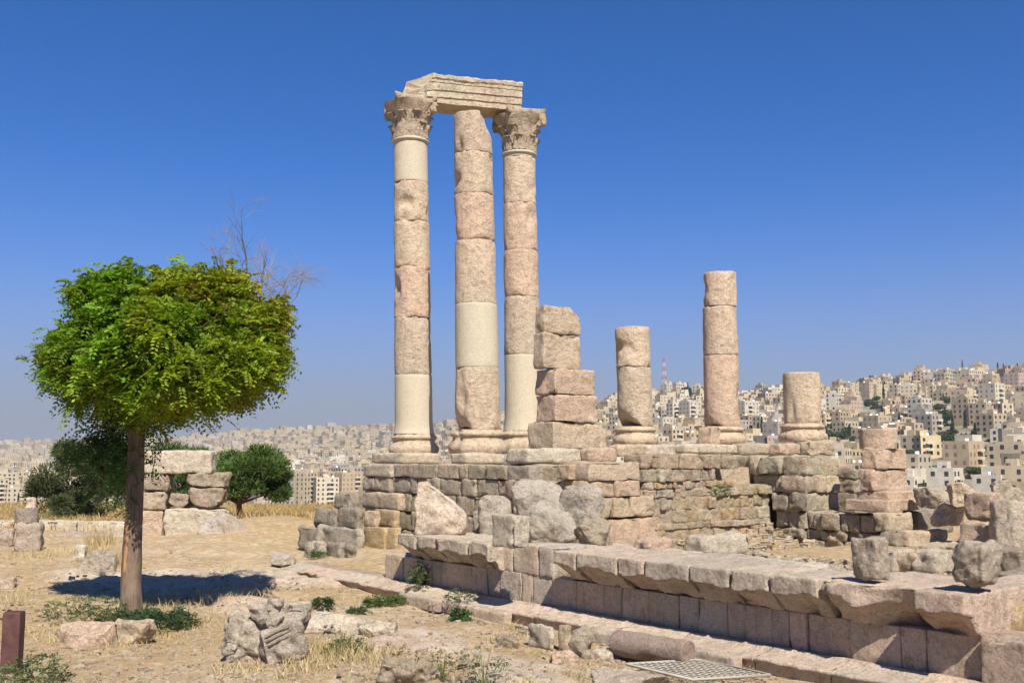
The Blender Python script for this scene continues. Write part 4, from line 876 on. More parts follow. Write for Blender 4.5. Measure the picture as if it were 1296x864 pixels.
def minaret(px, py, h, label):
    rs = np.linspace(320, 800, 80); zz = hill_z(np.full(80, px), rs); r = float(rs[np.argmin(np.abs(578 - (zz - EYE) / rs * F - py))]); x = (px - 648) / F * r; z = float(hill_z(np.array(px), np.array(r)))
    root = thing('minaret', label, 'minaret', (x, r, z))
    for nm, prof_, mt in (('tower', [(-3, 1.7), (h * .62, 1.6), (h * .64, 1.6)], WM[0]), ('balcony', [(h * .64, 2.4), (h * .68, 2.5), (h * .72, 2.5)], WM[1]), ('spire', [(h * .72, 1.2), (h * .86, 1.2), (h * .87, 1.4), (h, .05)], WM[0])):
        m_ = MB(); k = 14; v = [(x + r2 * cos(2 * pi * j / k), r + r2 * sin(2 * pi * j / k), z + zz2) for (zz2, r2) in prof_ for j in range(k)]; m_.add(v, [[i * k + j, i * k + (j + 1) % k, (i + 1) * k + (j + 1) % k, (i + 1) * k + j] for i in range(len(prof_) - 1) for j in range(k)])
        m_.add(v[-k:], [[0, j, j + 1] for j in range(1, k - 1)]); m_.build(nm, mt, root)
minaret(1165, 528, 21, 'slim cream minaret with a balcony, right of the low pier')
# ---- haze
hz = MB(); addbox(hz, -5200, 5200, -40, 6100, -60, 175); hz = hz.build('haze', plain('haze_skin', (1, 1, 1)), origin=(0, 0, 0), smooth=False)
hm = bpy.data.materials.new('haze_air'); hm.use_nodes = True; nt = hm.node_tree; nt.nodes.remove(nt.nodes['Principled BSDF']); pv = nt.nodes.new('ShaderNodeVolumePrincipled'); pv.inputs['Color'].default_value = (.80, .86, .95, 1); pv.inputs['Density'].default_value = HAZE; pv.inputs['Anisotropy'].default_value = 0.2
nt.links.new(pv.outputs[0], nt.nodes['Material Output'].inputs['Volume']); hz.data.materials[0] = hm; tag(hz, 'thin pale air haze over the far city', 'haze', kind='stuff')

# ------------------------------------------------------------------ trees near the ruin
def fronds(mb, P, Dn, tint, ln=.20, seed=0, leaflets=6, wd=.035, droop=.5):
    """pinnate leaves at P pointing along Dn (N,3), tint (N,3)"""
    r_ = np.random.default_rng(seed); n = len(P); up = np.array([0, 0, 1.0]); L = ln * (.65 + .7 * r_.random((n, 1)))
    side = np.cross(Dn, up + .35 * r_.normal(size=(n, 3))); side /= np.linalg.norm(side, axis=1, keepdims=True) + 1e-9; nm = np.cross(side, Dn)
    vs_ = []; ts = []
    for k in range(leaflets):
        t = (k + .6) / leaflets; c = P + Dn * L * t - up * droop * L * t * t
        for s in (-1, 1):
            o = side * s; ax = o * .85 + Dn * .45 - up * .25; ax /= np.linalg.norm(ax, axis=1, keepdims=True); ll = wd * 1.55 * (1 - .35 * abs(t - .5)) * (.8 + .4 * r_.random((n, 1))); wv = np.cross(ax, nm + .4 * r_.normal(size=(n, 3))); wv /= np.linalg.norm(wv, axis=1, keepdims=True) + 1e-9; w2 = wd * .42
            q = np.stack([c, c + ax * ll * .55 + wv * w2, c + ax * ll * 1.1, c + ax * ll * .55 - wv * w2], 1); vs_.append(q.reshape(-1, 3)); ts.append(np.repeat(tint * (1 + .12 * r_.normal(size=(n, 1))), 4, 0))
    v = np.vstack(vs_); mb.add(v, np.arange(len(v)).reshape(-1, 4), np.vstack(ts))
TB = atz(166, 776, 0.0); TB[2] = gz(TB[0], TB[1]) - .05; YT = TB[1]
tree = thing('leafy_tree', 'umbrella-pruned tree with a dense bright green crown and reddish trunk at the left', 'tree', TB)
def tp(px, py, dy=0): return at(px, py, YT + dy)
m_ = MB(); path = [(166, 778), (166, 740), (168, 700), (170, 650), (172, 600), (172, 560), (173, 530)]
P_ = [tp(a, b) for a, b in path]; rad_ = [.132, .118, .112, .108, .106, .104, .104]; Q = []; Rr = []
for i in range(len(P_) - 1):
    for s in np.linspace(0, 1, 8, endpoint=False): Q.append(P_[i] * (1 - s) + P_[i + 1] * s); Rr.append(rad_[i] * (1 - s) + rad_[i + 1] * s)
tube(m_, Q, Rr, (.78, .69, .60), 28); v = m_.v[0]; c_ = np.repeat(np.array(Q), 28, 0); d_ = v - c_; hgt = v[:, 2]
nz = fbm(np.stack([v[:, 0] * 14, v[:, 1] * 14, v[:, 2] * 1.3], 1), 61, 4); v += d_ * (.16 * nz)[:, None]; v += d_ * (.5 * np.exp(-(hgt - TB[2]) / .10))[:, None] * .3
tt = m_.t[0]; ang = np.arctan2(d_[:, 1], d_[:, 0]); strip = (np.abs(ang + 2.25 + .25 * vnoise(np.stack([0 * hgt, 0 * hgt, hgt * 2.2], 1), 4)) < .30) & (hgt > TB[2] + .62) & (hgt < TB[2] + 1.45); tt[strip] = (2.1, 1.35, .75)
m_.build('trunk', BARK, tree)
# lobes: px, py, dy, radius px x, y, colour mix (0 green .. 1 olive)
LOB = [(145, 392, 0, 56, 44, .12), (103, 440, 0, 56, 48, .08), (66, 447, .2, 28, 30, .12), (200, 420, -.6, 66, 60, .25), (255, 388, .1, 62, 52, .62), (205, 388, .6, 86, 40, .4), (322, 405, .1, 42, 52, .72), (296, 448, -.4, 56, 46, .5), (235, 468, -.5, 82, 40, .4), (150, 468, -.3, 74, 42, .18), (118, 402, .5, 44, 48, .15), (180, 502, .3, 64, 28, .3), (285, 478, .4, 52, 30, .6), (345, 388, .3, 22, 26, .7), (88, 478, -.1, 36, 24, .1), (112, 364, 0, 26, 18, .1), (282, 352, .1, 38, 22, .65), (220, 498, -.2, 64, 24, .45), (152, 346, -.1, 20, 13, .15), (225, 345, 0, 24, 14, .4), (336, 446, .1, 30, 38, .68), (128, 350, .2, 16, 14, .1)]
S0 = YT / F; fr = MB(); br = MB(); top = tp(173, 535)
r_ = np.random.default_rng(3); PP_ = []; DD = []; TT = []
for li, (px, py, dy, rx, ry, ol) in enumerate(LOB):
    px = 209 + (px - 205) * .88; py = 440 + (py - 432) * .90; rx *= .84; ry *= .80; dy -= .35
    c = tp(px, py, dy); R3 = np.array([rx * S0, min(rx, 70) * S0 * .95, ry * S0]); nt_ = int(14 + 75 * (R3[0] * R3[2] / .35))
    for q in range(nt_):
        dc = r_.normal(size=3); dc /= np.linalg.norm(dc); sh_ = r_.uniform(.55, 1.04) if q % 3 else r_.uniform(.25, .7); pc = c + dc * R3 * sh_ * .94
        ax_ = dc * [1, 1, .6] + [0, 0, .35] + .25 * r_.normal(size=3); ax_ /= np.linalg.norm(ax_); n = int(r_.uniform(16, 34)); sp = r_.uniform(.07, .13)
        p = pc + r_.normal(size=(n, 3)) * sp * .8 + ax_ * r_.uniform(-.06, .10, (n, 1)); dirn = ax_ + .62 * r_.normal(size=(n, 3)); dirn /= np.linalg.norm(dirn, axis=1, keepdims=True)
        g = np.array([.135, .25, .016]); o = np.array([.27, .25, .022]); bn = np.array([.26, .18, .045]); k = np.clip(ol + .30 * fbm(p * 2.0, 71, 3) + .13 * r_.normal() + .08 * r_.normal(size=n), 0, 1)[:, None]
        t = (g * (1 - k) + o * k) * r_.uniform(.72, 1.22); t = np.where(r_.random((n, 1)) < .05 * (ol > .5), bn, t); PP_.append(p); DD.append(dirn); TT.append(t)
    pts = [top, top * .55 + c * .45 + [0, 0, -.08], c]; tube(br, pts, [.06, .035, .012], (.5, .42, .35), 8)
    for kk in range(7): e = c + (r_.normal(size=3)) * R3 * .55; tube(br, [top * .3 + c * .7, e], [.016, .004], (.5, .42, .35), 5)
fronds(fr, np.vstack(PP_), np.vstack(DD), np.vstack(TT), seed=5, ln=.19, wd=.040)
fr.build('crown', LEAF, tree); br.build('limbs', BARK, tree)
# hanging low shoot left of the trunk
sh = MB(); bs = MB(); pts_ = []; 
for k in range(20):
    a = tp(random.uniform(120, 172), random.uniform(510, 560), random.uniform(-.2, .4)); b = tp(random.uniform(75, 165), random.uniform(530, 640), random.uniform(-.3, .5)); tube(bs, [a, (a + b) / 2 + [0, 0, .03], b], [.01, .006, .003], (.5, .42, .35), 5)
    for s in np.linspace(.1, 1, 14): pts_.append((a + (b - a) * s + np.array([random.gauss(0, .06), random.gauss(0, .06), random.gauss(0, .06)])))
for k in range(110): pts_.append(tp(random.gauss(152, 13), random.gauss(585, 26), random.uniform(-.3, .4)))
for k in range(40): pts_.append(tp(random.uniform(176, 205), random.uniform(535, 600), random.uniform(-.1, .3)))
pts_ = np.array(pts_); n = len(pts_); d = r_.normal(size=(n, 3)) * [1, 1, .6] + [-.5, 0, -.35]; d /= np.linalg.norm(d, axis=1, keepdims=True)
fronds(sh, pts_, d, np.tile([.045, .10, .025], (n, 1)) * (1 + .3 * r_.random((n, 1))), ln=.2, seed=8); sh.build('hanging_shoots', LEAF, tree); bs.build('hanging_twigs', BARK, tree)
# dead branches behind the crown
db = MB(); TW = plain('dead_twig', (.24, .185, .15), .9)
def twig(p, d, L, r, lev):
    n = 5; pts = [p]; dd = d.copy()
    for i in range(n): dd = dd + np.array([random.gauss(0, .14), random.gauss(0, .14), random.gauss(0, .12)]); dd /= np.linalg.norm(dd); pts.append(pts[-1] + dd * L / n)
    tube(db, pts, list(np.linspace(r, r * .4, n + 1)), (1, 1, 1), 5)
    if lev > 0:
        for k in range(4): i = random.randint(1, n); sd = dd + np.array([random.gauss(0, .55), random.gauss(0, .35), random.gauss(0, .5)]); sd /= np.linalg.norm(sd); twig(pts[i], sd, L * random.uniform(.45, .7), r * .55, lev - 1)
for (ax, ay, bx_, by_) in [(275, 420, 310, 320), (300, 420, 345, 325), (300, 420, 372, 312), (320, 420, 392, 368), (290, 420, 322, 335), (320, 430, 380, 385), (310, 420, 360, 345)]:
    a = tp(ax, ay, .5); b = tp(bx_, by_, .7); d = b - a; L = np.linalg.norm(d); twig(a, d / L, L * .80, .014, 3)
db.build('dead_branches', TW, tree)
# pines
def pine(label, px, pyb, Y, x0, x1, yt, yb, seed, low=False, tint=(.055, .085, .028), dens=1.0):
    b = at(px, pyb, Y); zg = gz(b[0], b[1]) - .1; t = thing('pine_tree', label, 'tree', (b[0], b[1], zg)); cx = (x0 + x1) / 2; S = Y / F; m_ = MB(); rr = random.Random(seed)
    cz = at(cx, (yt + yb) / 2, Y); rx = (x1 - x0) / 2 * S; rz = (yb - yt) / 2 * S
    fork = np.array([b[0], b[1], zg + (cz[2] - rz * .6 - zg) * .9]); tube(m_, [(b[0], b[1], zg - .2), tuple((np.array([b[0], b[1], zg]) + fork) / 2 + [.05, 0, 0]), tuple(fork)], [.16, .13, .11], (.7, .65, .6), 10); 
    lm = MB(); cr = MB()
    for k in range(46):
        a = rr.uniform(0, 2 * pi); e = rr.uniform(-.55, 1.0) if not low else rr.uniform(-1, 1); e = math.asin(max(-1, min(1, e))); q = rr.uniform(.45, .90); c = cz + np.array([cos(a) * cos(e) * rx * q, sin(a) * cos(e) * rx * q, sin(e) * rz * q])
        if k % 4 == 0: tube(lm, [fork, (fork + c) / 2 + [0, 0, .05], c], [.07, .04, .015], (.7, .65, .6), 6)
        tt = np.array(tint) * rr.uniform(.75, 1.3); n = int(300 * dens); R3 = np.array([rx * .26, rx * .26, rz * .22]) * rr.uniform(.6, 1.35)
        r2 = np.random.default_rng(seed * 100 + k); d = r2.normal(size=(n, 3)); d /= np.linalg.norm(d, axis=1, keepdims=True); p = c + d * R3 * (.35 + .65 * r2.random((n, 1)) ** .5)
        d = d + [0, 0, .35] + .4 * r2.normal(size=(n, 3)); d /= np.linalg.norm(d, axis=1, keepdims=True); sd_ = np.cross(d, r2.normal(size=(n, 3))); sd_ /= np.linalg.norm(sd_, axis=1, keepdims=True) + 1e-9
        L = .16 * (Y / 45) * (.6 + .8 * r2.random((n, 1))); w = .017 * (Y / 45); vv = np.stack([p - sd_ * w, p + sd_ * w, p + d * L + sd_ * w * .6, p + d * L - sd_ * w * .6], 1).reshape(-1, 3)
        w2 = np.cross(d, sd_) * w; vv2 = np.stack([p - w2, p + w2, p + d * L + w2 * .6, p + d * L - w2 * .6], 1).reshape(-1, 3)
        tc = np.repeat(tt * (1 + .25 * r2.normal(size=(n, 1))).clip(.4, 1.7), 4, 0); cr.add(vv, np.arange(4 * n).reshape(n, 4), tc); cr.add(vv2, np.arange(4 * n).reshape(n, 4), tc)
    m_.build('trunk', BARK, t); lm.build('limbs', BARK, t); cr.build('crown', NEEDLE, t)
pine('round-crowned green pine with a forked trunk behind the stacked stones', 302, 652, 44, 250, 380, 562, 652, 2, tint=(.085, .14, .032), dens=1.5)
pine('wide dark bushy pine reaching the ground behind the leafy tree', 108, 660, 42, 42, 172, 556, 662, 3, low=True, tint=(.080, .10, .040), dens=1.7)
pine('pine partly hidden behind the stacked stones and lintel', 228, 652, 47, 172, 290, 558, 650, 4, low=True, tint=(.075, .115, .035), dens=1.4)
# ------------------------------------------------------------------ grasses and shrubs
def blades(mb, c, n, hr, rad, tint, seed, w=.006, lean=.5, seg=2):
    r2 = np.random.default_rng(seed); c = np.asarray(c, float); a = r2.uniform(0, 2 * pi, n); q = rad * np.sqrt(r2.random(n)); b = np.stack([c[0] + q * np.cos(a), c[1] + q * np.sin(a), np.full(n, c[2])], 1)
    h = hr * (.5 + .8 * r2.random((n, 1))); dd = r2.normal(size=(n, 2)) * lean; tip = b + np.hstack([dd * h, h]); mid = b + np.hstack([dd * h * .35, h * .55]); s = r2.normal(size=(n, 2)); s /= np.linalg.norm(s, axis=1, keepdims=True); s = np.hstack([s * w, np.zeros((n, 1))])
    v = np.stack([b - s, b + s, mid + s * .8, mid - s * .8, tip + s * .2, tip - s * .2], 1).reshape(-1, 3); i = np.arange(n)[:, None] * 6; f = np.vstack([i + [0, 1, 2, 3], i + [3, 2, 4, 5]]); t = np.array(tint) * (1 + .25 * r2.normal(size=(n, 1))).clip(.4, 1.7); mb.add(v, f, np.repeat(t, 6, 0))
STRAW = (.47, .38, .22); STRAW2 = (.42, .33, .18)
dg = MB()
def gpt(px, py): 
    p = atz(px, py, 0.0)
    if (p[:2] - P0) @ Vv > -.02 and py > 705: return p
    for _ in range(3):
        z_ = gz(p[0], p[1]); q = atz(px, py, z_)
        if (q[:2] - P0) @ Vv > .3 and py > 705: return p
        p = q
    return p
for k in range(900):                                              # scattered dry tufts
    px, py = random.uniform(-20, 1000), random.uniform(672, 880); p = gpt(px, py)
    w_ = p[:2] - P0; v_ = w_ @ Vv
    if v_ > -.1 or (fbm([[p[0] * .6, p[1] * .6, 0]], 81, 2)[0] < -.05): continue
    blades(dg, p - [0, 0, .01], random.randint(8, 26), random.uniform(.03, .09), random.uniform(.05, .16), random.choice([STRAW, STRAW2]), k, .003, .8)
for (px, py, n, h, rd) in [(127, 690, 260, .42, .35), (150, 715, 260, .32, .35), (120, 700, 120, .3, .3), (40, 705, 200, .16, .5), (30, 690, 120, .16, .4), (85, 700, 160, .15, .5), (420, 828, 420, .16, .42), (470, 835, 200, .12, .3), (395, 845, 200, .12, .3), (300, 848, 120, .08, .25), (620, 750, 80, .2, .12), (640, 812, 90, .12, .2), (180, 810, 120, .12, .4), (90, 812, 150, .12, .25), (150, 815, 120, .1, .25), (860, 838, 120, .07, .4), (905, 838, 80, .1, .15), (10, 760, 120, .12, .4), (240, 760, 200, .1, .7), (300, 750, 200, .08, .6), (220, 790, 200, .1, .5), (1150, 690, 40, .1, .2)]:
    p = gpt(px, py); blades(dg, p - [0, 0, .01], n, h, rd, random.choice([STRAW, STRAW2]), int(px), .004, .45)
for k in range(5200):                                             # golden field behind
    Y = random.uniform(29, 67); px = random.uniform(-30, 480); x = ray(px, 640)[0] * Y; blades(dg, (x, Y, gz(x, Y)), 9, random.uniform(.12, .3), .35, random.choice([(.38, .27, .12), (.35, .26, .13), (.42, .31, .15)]), k, .014, .4)
tag(dg.build('dry_grass', DRY, origin=(0, 0, 0)), 'dry straw-coloured grass on the ground and in the far field', 'grass', kind='stuff')
gb = MB()                                                          # pebbles
bt, bf = cube_t(2)
for k in range(7500):
    px, py = random.uniform(-20, 1060), 672 + 210 * random.random() ** .8; p = gpt(px, py); v_ = (p[:2] - P0) @ Vv
    if v_ > -.08: continue
    s = random.choice([.006, .008, .01, .013, .018]) * random.uniform(.7, 1.5) * (1.6 if random.random() < .05 else 1); q = bt * np.array([s, s * random.uniform(.6, 1), s * .55]); q += rng.normal(size=q.shape) * s * .2; gb.add(rotz(q, random.uniform(0, 6)) + p + [0, 0, s * .3], bf, tintr([CREAM, PALE, PINK, (.5, .4, .3)]))
for k in range(1500):                                             # rubble bits behind the podium
    u_, v_ = random.uniform(-3, 5.5), random.uniform(1.7, 4.5); p = uv(u_, v_); s = random.choice([.02, .03, .05]) * random.uniform(.6, 1.3); q = bt * np.array([s, s, s * .6]); q += rng.normal(size=q.shape) * s * .2; gb.add(rotz(q, random.uniform(0, 6)) + [p[0], p[1], gz(*p) + s * .3], bf, tintr([CREAM, PALE, GREY]))
for k in range(420):                                              # debris heaped against the rubble wall
    s_ = random.uniform(.2, L3 - .1); d_ = random.random() ** 1.3 * 1.1; q0 = C3 + Vv * s_ - Uv * d_; s = random.choice([.03, .05, .08, .11]) * random.uniform(.7, 1.2); q = cube_t(3)[0] * np.array([s, s * random.uniform(.6, 1), s * random.uniform(.4, .8)]); q += rng.normal(size=q.shape) * s * .12; gb.add(rotz(q, random.uniform(0, 6)) + [q0[0], q0[1], gz(*q0) + .42 * max(0, 1 - d_ / .8) * random.random() ** .5 * (.4 + .6 * s_ / L3) + s * .2], cube_t(3)[1], tintr([CREAM, PALE, OCHRE, (.62, .50, .34)]))
tag(gb.build('gravel', STONE, origin=(0, 0, 0), smooth=False), 'loose pebbles and stone chips on the ground', 'gravel', kind='stuff')
GRN = (.055, .105, .028); GRY = (.10, .13, .06)
def shrub(label, px, py, n, h, rd, tint=GRN, z=None, ln=.05, cat='shrub', name='green_shrub', fl=.6, dy=0):
    p = gpt(px, py) if z is None else atz(px, py, z); m_ = MB(); st = MB(); r2 = np.random.default_rng(int(px + py)); t = thing(name, label, cat, p)
    for k in range(max(5, n // 40)):
        a = r2.uniform(0, 2 * pi); e = p + [cos(a) * rd * r2.random(), sin(a) * rd * r2.random(), h * r2.uniform(.5, 1)]; tube(st, [p, (p + e) / 2, e], [.006, .004, .002], (.22, .25, .10), 4)
    a = r2.uniform(0, 2 * pi, n); q = rd * np.sqrt(r2.random(n)); hh = h * r2.random(n) ** .8 * (1 - .5 * (q / rd) ** 2); P = np.stack([p[0] + q * np.cos(a), p[1] + q * np.sin(a), p[2] + hh], 1); D = np.stack([np.cos(a), np.sin(a), np.full(n, fl)], 1) + .6 * r2.normal(size=(n, 3)); D /= np.linalg.norm(D, axis=1, keepdims=True)
    fronds(m_, P, D, np.tile(tint, (n, 1)) * (1 + .3 * r2.normal(size=(n, 1))).clip(.4, 1.8), ln=ln * 2, seed=int(px), leaflets=4, wd=ln * .5, droop=.3); m_.build('foliage', LEAF, t); st.build('stem', LEAF, t)
shrub('dark green spreading shrub at the foot of the leafy tree, right side', 205, 795, 420, .22, .38, (.05, .08, .035), ln=.05)
shrub('low green shrub in front of the foot of the leafy tree', 168, 786, 240, .14, .40, (.07, .10, .04), ln=.05)
shrub('sparse grey-green weeds left of the foot of the leafy tree', 105, 785, 200, .3, .5, GRY, ln=.04)
shrub('tall dark green shrub growing on the podium moulding in front of the facing blocks', 545, 738, 420, .42, .20, (.05, .09, .03), z=.12, ln=.05)
shrub('thin pale weed on the podium moulding left of the tall dark shrub', 530, 745, 90, .40, .14, GRY, z=.10, ln=.04)
shrub('thin trailing weed on the moulding right of the tall dark shrub', 582, 762, 80, .16, .2, GRY, z=.08, ln=.035)
shrub('bright green low grass patch at the left foot of the moulding', 487, 763, 300, .07, .26, (.09, .13, .04), ln=.04, cat='plant', name='green_weed')
shrub('small green weed on the sand left of the bright grass patch', 409, 766, 110, .09, .12, (.05, .09, .03), ln=.04, cat='plant', name='green_weed')
shrub('tiny bluish green weed between the rocks and the moulding', 453, 776, 110, .06, .12, (.07, .12, .06), ln=.035, cat='plant', name='green_weed')
shrub('small green weed against the low foundation slab', 582, 785, 80, .15, .08, (.05, .11, .04), ln=.05, cat='plant', name='green_weed')
shrub('sparse weeds at the lower left corner beside the rusty post', 40, 868, 190, .26, .3, GRY, ln=.04, cat='plant', name='green_weed')
shrub('small green weed among dry grass right of the carved fragment', 437, 826, 130, .14, .2, (.09, .14, .05), ln=.035, cat='plant', name='green_weed')
shrub('tall thin weed stalks at the bottom centre', 612, 868, 50, .35, .2, GRY, ln=.035, cat='plant', name='green_weed')
shrub('thin weed stalks right of the rough round stone at the bottom', 560, 862, 40, .25, .15, GRY, ln=.035, cat='plant', name='green_weed')
shrub('green weeds under the left foot of the grey wall slabs', 404, 703, 110, .10, .2, (.07, .13, .03), ln=.04, cat='plant', name='green_weed')
shrub('dusty bush behind the old pedestal at the left', 64, 660, 260, .5, .9, (.07, .085, .045), ln=.06)
shrub('green plants growing high in the rubble wall', 911, 628, 60, .2, .16, (.06, .11, .03), z=1.32, ln=.04, cat='plant', name='green_weed')
# a few bare stalks by the moulding

# ------------------------------------------------------------------ loose stones and small things
def Yg(px, py): return gpt(px, py)[1]
rockpx('craggy pile-like fragment with carved grooves lying in the left foreground', 280, 345, 775, 838, Y=Yg(320, 836), dr=.8, tint=(.54, .47, .37), cuts=9, n=24, rough=.05, name='carved_fragment', cat='carved stone', seed=41)
fr_ = bpy.context.scene.objects['carved_fragment']
# the fragment's other lumps are parts of the same stone
def lump(x0, x1, y0, y1, dY, seed, tilt=0, nm='broken_face', **k):
    Y = Yg(330, 838) + dY; a = at(x0, y1, Y); b = at(x1, y0, Y); W = b[0] - a[0]; H = b[2] - a[2]; m_ = MB(); rock(m_, ((a[0] + b[0]) / 2, Y + .1, (a[2] + b[2]) / 2), (W, W * .8, H), seed=seed, tint=(.68, .60, .48), n=16, tilt=tilt, rough=.035, **k); o = m_.build(nm, ROUGH); l = o.location.copy() - fr_.location; o.parent = fr_; o.location = l
lump(326, 388, 792, 841, -.02, 7, -.3, cuts=7); lump(318, 386, 765, 815, .15, 9, .1, cuts=9); lump(316, 334, 768, 786, -.02, 11, 0, 'carved_knob', cuts=2); lump(332, 352, 757, 785, .0, 12, .2, 'carved_knob', cuts=3); lump(350, 370, 766, 786, .0, 13, 0, 'carved_knob', cuts=3); lump(338, 356, 778, 797, -.06, 14, .4, 'carved_knob', cuts=2); lump(280, 300, 808, 829, -.05, 15, 0, cuts=5)
for k in range(3):
    Y = Yg(330, 838) - .12; m_ = MB(); a = at(334 + 3 * k, 806 + 5 * k, Y); b = at(366 + 2 * k, 792 + 5 * k, Y); tube(m_, [a, (a + b) / 2 + [0, 0, .01], b], [.018, .02, .018], (.50, .44, .35), 8); o = m_.build('carved_rib', ROUGH); l = o.location.copy() - fr_.location; o.parent = fr_; o.location = l
for lab, x0, x1, y0, y1, Y, k in [
    ('low pinkish rock in the sand before the foot of the leafy tree, left of two', 78, 143, 788, 818, None, dict(tint=PINK, cuts=5, dr=.6)),
    ('low pale rock right of the pinkish one at the foot of the leafy tree', 142, 190, 785, 815, None, dict(tint=CREAM, cuts=6, dr=.6)),
    ('grey boulder in dry grass at the left, halfway back', 97, 142, 697, 729, None, dict(tint=GREY, cuts=6, dr=.7)),
    ('rough stone just behind the grey boulder in dry grass', 90, 108, 690, 712, None, dict(tint=PALE, cuts=5)),
    ('slanting pale boulder at the right foot of the stacked stones', 252, 312, 650, 689, 24.5, dict(tint=(.50, .44, .36), cuts=4, planes=[(1, 0, .9, .62)], n=18)),
    ('rough round dark stone cut off by the bottom edge, centre left', 484, 542, 838, 876, None, dict(tint=(.38, .31, .22), cuts=3, rough=.05, n=24, dr=1.0)),
    ('small pink stone near the rubble pieces by the moulding', 697, 732, 825, 839, None, dict(tint=PINK, cuts=7)),
    ('low broken stone at the bottom edge left of the grate', 757, 845, 853, 872, None, dict(tint=(.56, .46, .36), cuts=6, n=18)),
    ('small dark rubble lump left of the white block by the moulding', 626, 656, 803, 820, None, dict(tint=(.40, .33, .24), cuts=6)),
    ('pitted block behind the tilted slab by the moulding', 722, 747, 795, 832, None, dict(tint=(.42, .35, .26), cuts=4, rough=.04)),
    ('small flat pale stone left of the fallen column piece', 747, 774, 821, 834, None, dict(tint=PALE, cuts=5)),
    ('pinkish outcrop lump right of the carved fragment', 455, 500, 788, 806, None, dict(tint=PALE, cuts=6)),
    ('flat pale outcrop stone just right of the carved fragment', 388, 450, 778, 798, None, dict(tint=PALE, cuts=6, n=18)),
    ('rough lump at the broken left end of the moulding', 343, 372, 700, 714, None, dict(tint=(.50, .44, .35), cuts=6)),
    ('low rock on the sand at the far left edge', -10, 18, 730, 745, None, dict(tint=CREAM, cuts=5))]:
    rockpx(lab, x0, x1, y0, y1, Y=Y or Yg((x0 + x1) / 2, y1), **k)
for lab, xl, xc, xr, yt, yb, ti, rg in [('pale squared block by the moulding, centre of the rubble pieces', 668, 696, 702, 793, 824, PALE, .45), ('flat pale stone behind the left of the pale squared block', 650, 668, 674, 793, 803, PALE, .6), ('tilted thin slab leaning beside the pitted block', 709, 716, 724, 792, 826, CREAM, .3)]:
    sblock(lab, xl, xc, xr, yt, yb, Yg(xc, yb) , tint=ti, rg=rg, minl=.12, mat=ROUGH if rg > .7 else STONE)
# fallen column piece
a = gpt(777, 836); b = gpt(866, 838); a = np.array([*at(780, 826, 10.75)[:2], .12]); b = np.array([*at(872, 832, 10.15)[:2], .12]); d = b - a; L = np.linalg.norm(d); m_ = MB()
lathe(m_, (0, 0, 0), (0, 0, L), dprof(.125, .135, 14), (.50, .38, .32), seed=77, rough=.012, chip=.8); vv = np.vstack(m_.v); ex = d / L; ez = np.array([0, 0, 1.]); ey = np.cross(ez, ex); m2 = MB(); n0 = 0
for v_, f_ in zip(m_.v, m_.f[:len(m_.v)]): pass
V2 = np.outer(vv[:, 2], ex) + np.outer(vv[:, 0], ey) + np.outer(vv[:, 1], ez) + a; m_.v = [V2]; m_.t = [np.vstack(m_.t)]
tag(m_.build('fallen_column', ROUGH), 'reddish piece of column shaft lying on the ground beside the moulding', 'column fragment')
# metal grate over a trench
GM = plain('pale_metal', (.36, .33, .27), .6, .2); g0 = gpt(800, 850); gA = gpt(793, 851)[:2]; gB = gpt(885, 843)[:2]; ex = (gB - gA); Lg = np.linalg.norm(ex); ex /= Lg; gC = gpt(975, 866)[:2]; ey = gC - gB; Wg = np.linalg.norm(ey); ey /= Wg
gt = thing('metal_grate', 'pale metal grate of crossed bars lying over a trench at the bottom edge', 'grate', (*gA, .03))
for k in range(9):
    m_ = MB(); p = gA + ey * Wg * k / 8; q = gB + ey * Wg * k / 8; tube(m_, [(*p, .05), (*q, .05)], .007, k=4); m_.build('bar', GM, gt)
for k in range(13):
    m_ = MB(); p = gA + ex * Lg * k / 12; q = p + ey * Wg; tube(m_, [(*p, .058), (*q, .058)], .006, k=4); m_.build('bar', GM, gt)
m_ = MB(); cs = [gA, gB, gB + ey * Wg, gA + ey * Wg]; tube(m_, [(*q_, .055) for q_ in cs + cs[:1]], .014, k=4); m_.build('frame', GM, gt)
# rusty post
RU = plain('rusty_paint', (.10, .045, .04), .7, .35, 12); pb = gpt(14, 852); pt_ = thing('metal_post', 'rusty brown square metal post at the left edge', 'post', pb); hp = at(14, 773, pb[1])[2] - pb[2]; wpx = 21 * pb[1] / F
m_ = MB(); block(m_, pb + [0, 0, hp / 2], (wpx, wpx, hp), .15, rnd=.012, rough=.002, n=8, chip=.1, tint=(1, 1, 1)); m_.build('post', RU, pt_); m_ = MB(); p1 = at(8, 783, pb[1]); tube(m_, [p1, p1 + [-1.6, .4, -.02]], .012, k=8); m_.build('rail', RU, pt_)
# stacked stones at the left (lintel on carved capitals)
YS = 25.5
def fs(lab, x0, x1, y0, y1, tint=CREAM, rg=.6, dep=.6, mat=STONE, name='stone_block', cat='stone block', dY=0, planes=None, n=14):
    a = at(x0, y1, YS + dY); b = at(x1, y0, YS + dY); return one(lambda m_: block(m_, ((a[0] + b[0]) / 2, YS + dY + dep / 2, (a[2] + b[2]) / 2), (b[0] - a[0], dep, b[2] - a[2]), .06, rnd=.05, rough=.006 + .03 * rg, n=n, tint=tint, planes=planes, chip=.4 + rg), name, lab, cat, mat)
fs('long pale lintel stone lying on top of the stacked stones at the left', 160, 266, 570, 599, PALE, .5, .7)
fs('low carved capital right under the left end of the lintel', 176, 212, 600, 622, (.52, .42, .31), 1, .6, ROUGH)
fs('plain squared stone under the low carved capital at the left of the stack', 176, 208, 622.5, 645, (.52, .41, .30), .7, .6)
fs('reddish upright base block at the left of the stacked stones', 176, 205, 646, 684, PINK, .5, .6)
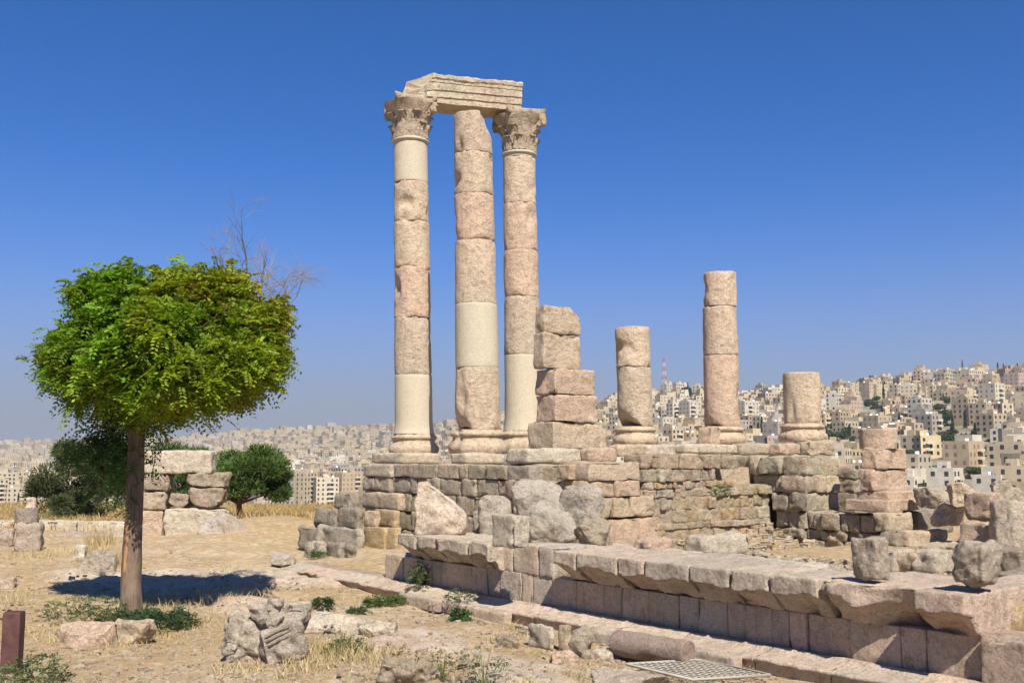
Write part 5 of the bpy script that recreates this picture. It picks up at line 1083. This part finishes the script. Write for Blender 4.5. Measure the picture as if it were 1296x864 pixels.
fs('wide long base block of pale stone under the right of the stack', 206, 283, 643.5, 683, PALE, .7, .7)
fs('carved capital under the right end of the lintel, upper of two', 235, 284, 598.5, 617, (.54, .44, .32), 1, .6, ROUGH, planes=[(-1, 0, -1.1, .95)])
fs('carved flaring capital on the pale base block, lower of two', 238, 281, 617, 643.5, (.52, .40, .29), 1, .6, ROUGH, planes=[(1, 0, -.8, .92), (-1, 0, -.8, .92)])
fs('small carved capital standing in the opening under the lintel', 213, 239, 625, 643.5, (.50, .41, .31), 1, .4, ROUGH, planes=[(1, 0, -.8, .8), (-1, 0, -.8, .8)], dY=.2)
# low wall beside the stack and pedestal
m_ = MB(); pL_ = at(-20, 668, 29.5); pR_ = at(186, 668, 28.5); dd = (pR_ - pL_)[:2]; Ld = np.linalg.norm(dd); dd /= Ld; zz = gz(pL_[0] + 2, 28.6)
wall(m_, pL_[:2], dd, np.array([dd[1], -dd[0]]), [(zz - .3, zz + .22, 0, Ld, .9, [CREAM, PALE], .8)], .5)
tag(m_.build('low_wall', STONE), 'low row of pale stones between the pedestal and the stacked stones', 'wall')
m_ = MB(); q0 = at(-30, 690, 24.5)[:2]; wall(m_, at(60, 685, 26.4)[:2], dd, np.array([dd[1], -dd[0]]), [(-.3, .07, 0, 7.2, 1.5, [PALE, (.52, .44, .34)], .6)], 1.2)
tag(m_.build('stone_paving', STONE), 'flat pale paving stones in front of the low row of stones at the left', 'paving')
px_ = gpt(30, 697); t = thing('stone_pedestal', 'worn pedestal with a round drum on top at the far left', 'pedestal', px_); Yp = px_[1]
m_ = MB(); a = at(15, 697, Yp); b = at(46, 661, Yp); block(m_, ((a[0] + b[0]) / 2, Yp + .25, (a[2] + b[2]) / 2), (b[0] - a[0], .55, b[2] - a[2]), .3, rnd=.06, rough=.03, n=14, tint=(.50, .41, .33)); m_.build('pedestal_block', STONE, t)
m_ = MB(); rr_ = (48 - 19) * Yp / F / 2; lathe(m_, at(34, 661, Yp + .25), at(34, 643, Yp + .25), dprof(rr_, rr_, 6), (.46, .38, .31), seed=5, rough=.02); m_.build('drum', ROUGH, t)
rockpx('pinkish upright stone behind the pedestal drum', 33, 45, 629, 648, Y=29, tint=(.60, .48, .38), cuts=2)
rockpx('grey rock low at the left edge beside the pedestal', -12, 16, 668, 690, Y=Yg(2, 690), tint=(.46, .38, .30), cuts=6)
for k in range(16):
    px, py = [(330, 662), (345, 668), (360, 655), (372, 648), (318, 676), (305, 700), (290, 712), (336, 690), (352, 698), (215, 700), (60, 735), (20, 712), (372, 672), (300, 664), (392, 640), (362, 676)][k]
    w = random.uniform(8, 22); names = ['small', 'flat', 'rough', 'pale']
mast_ = None
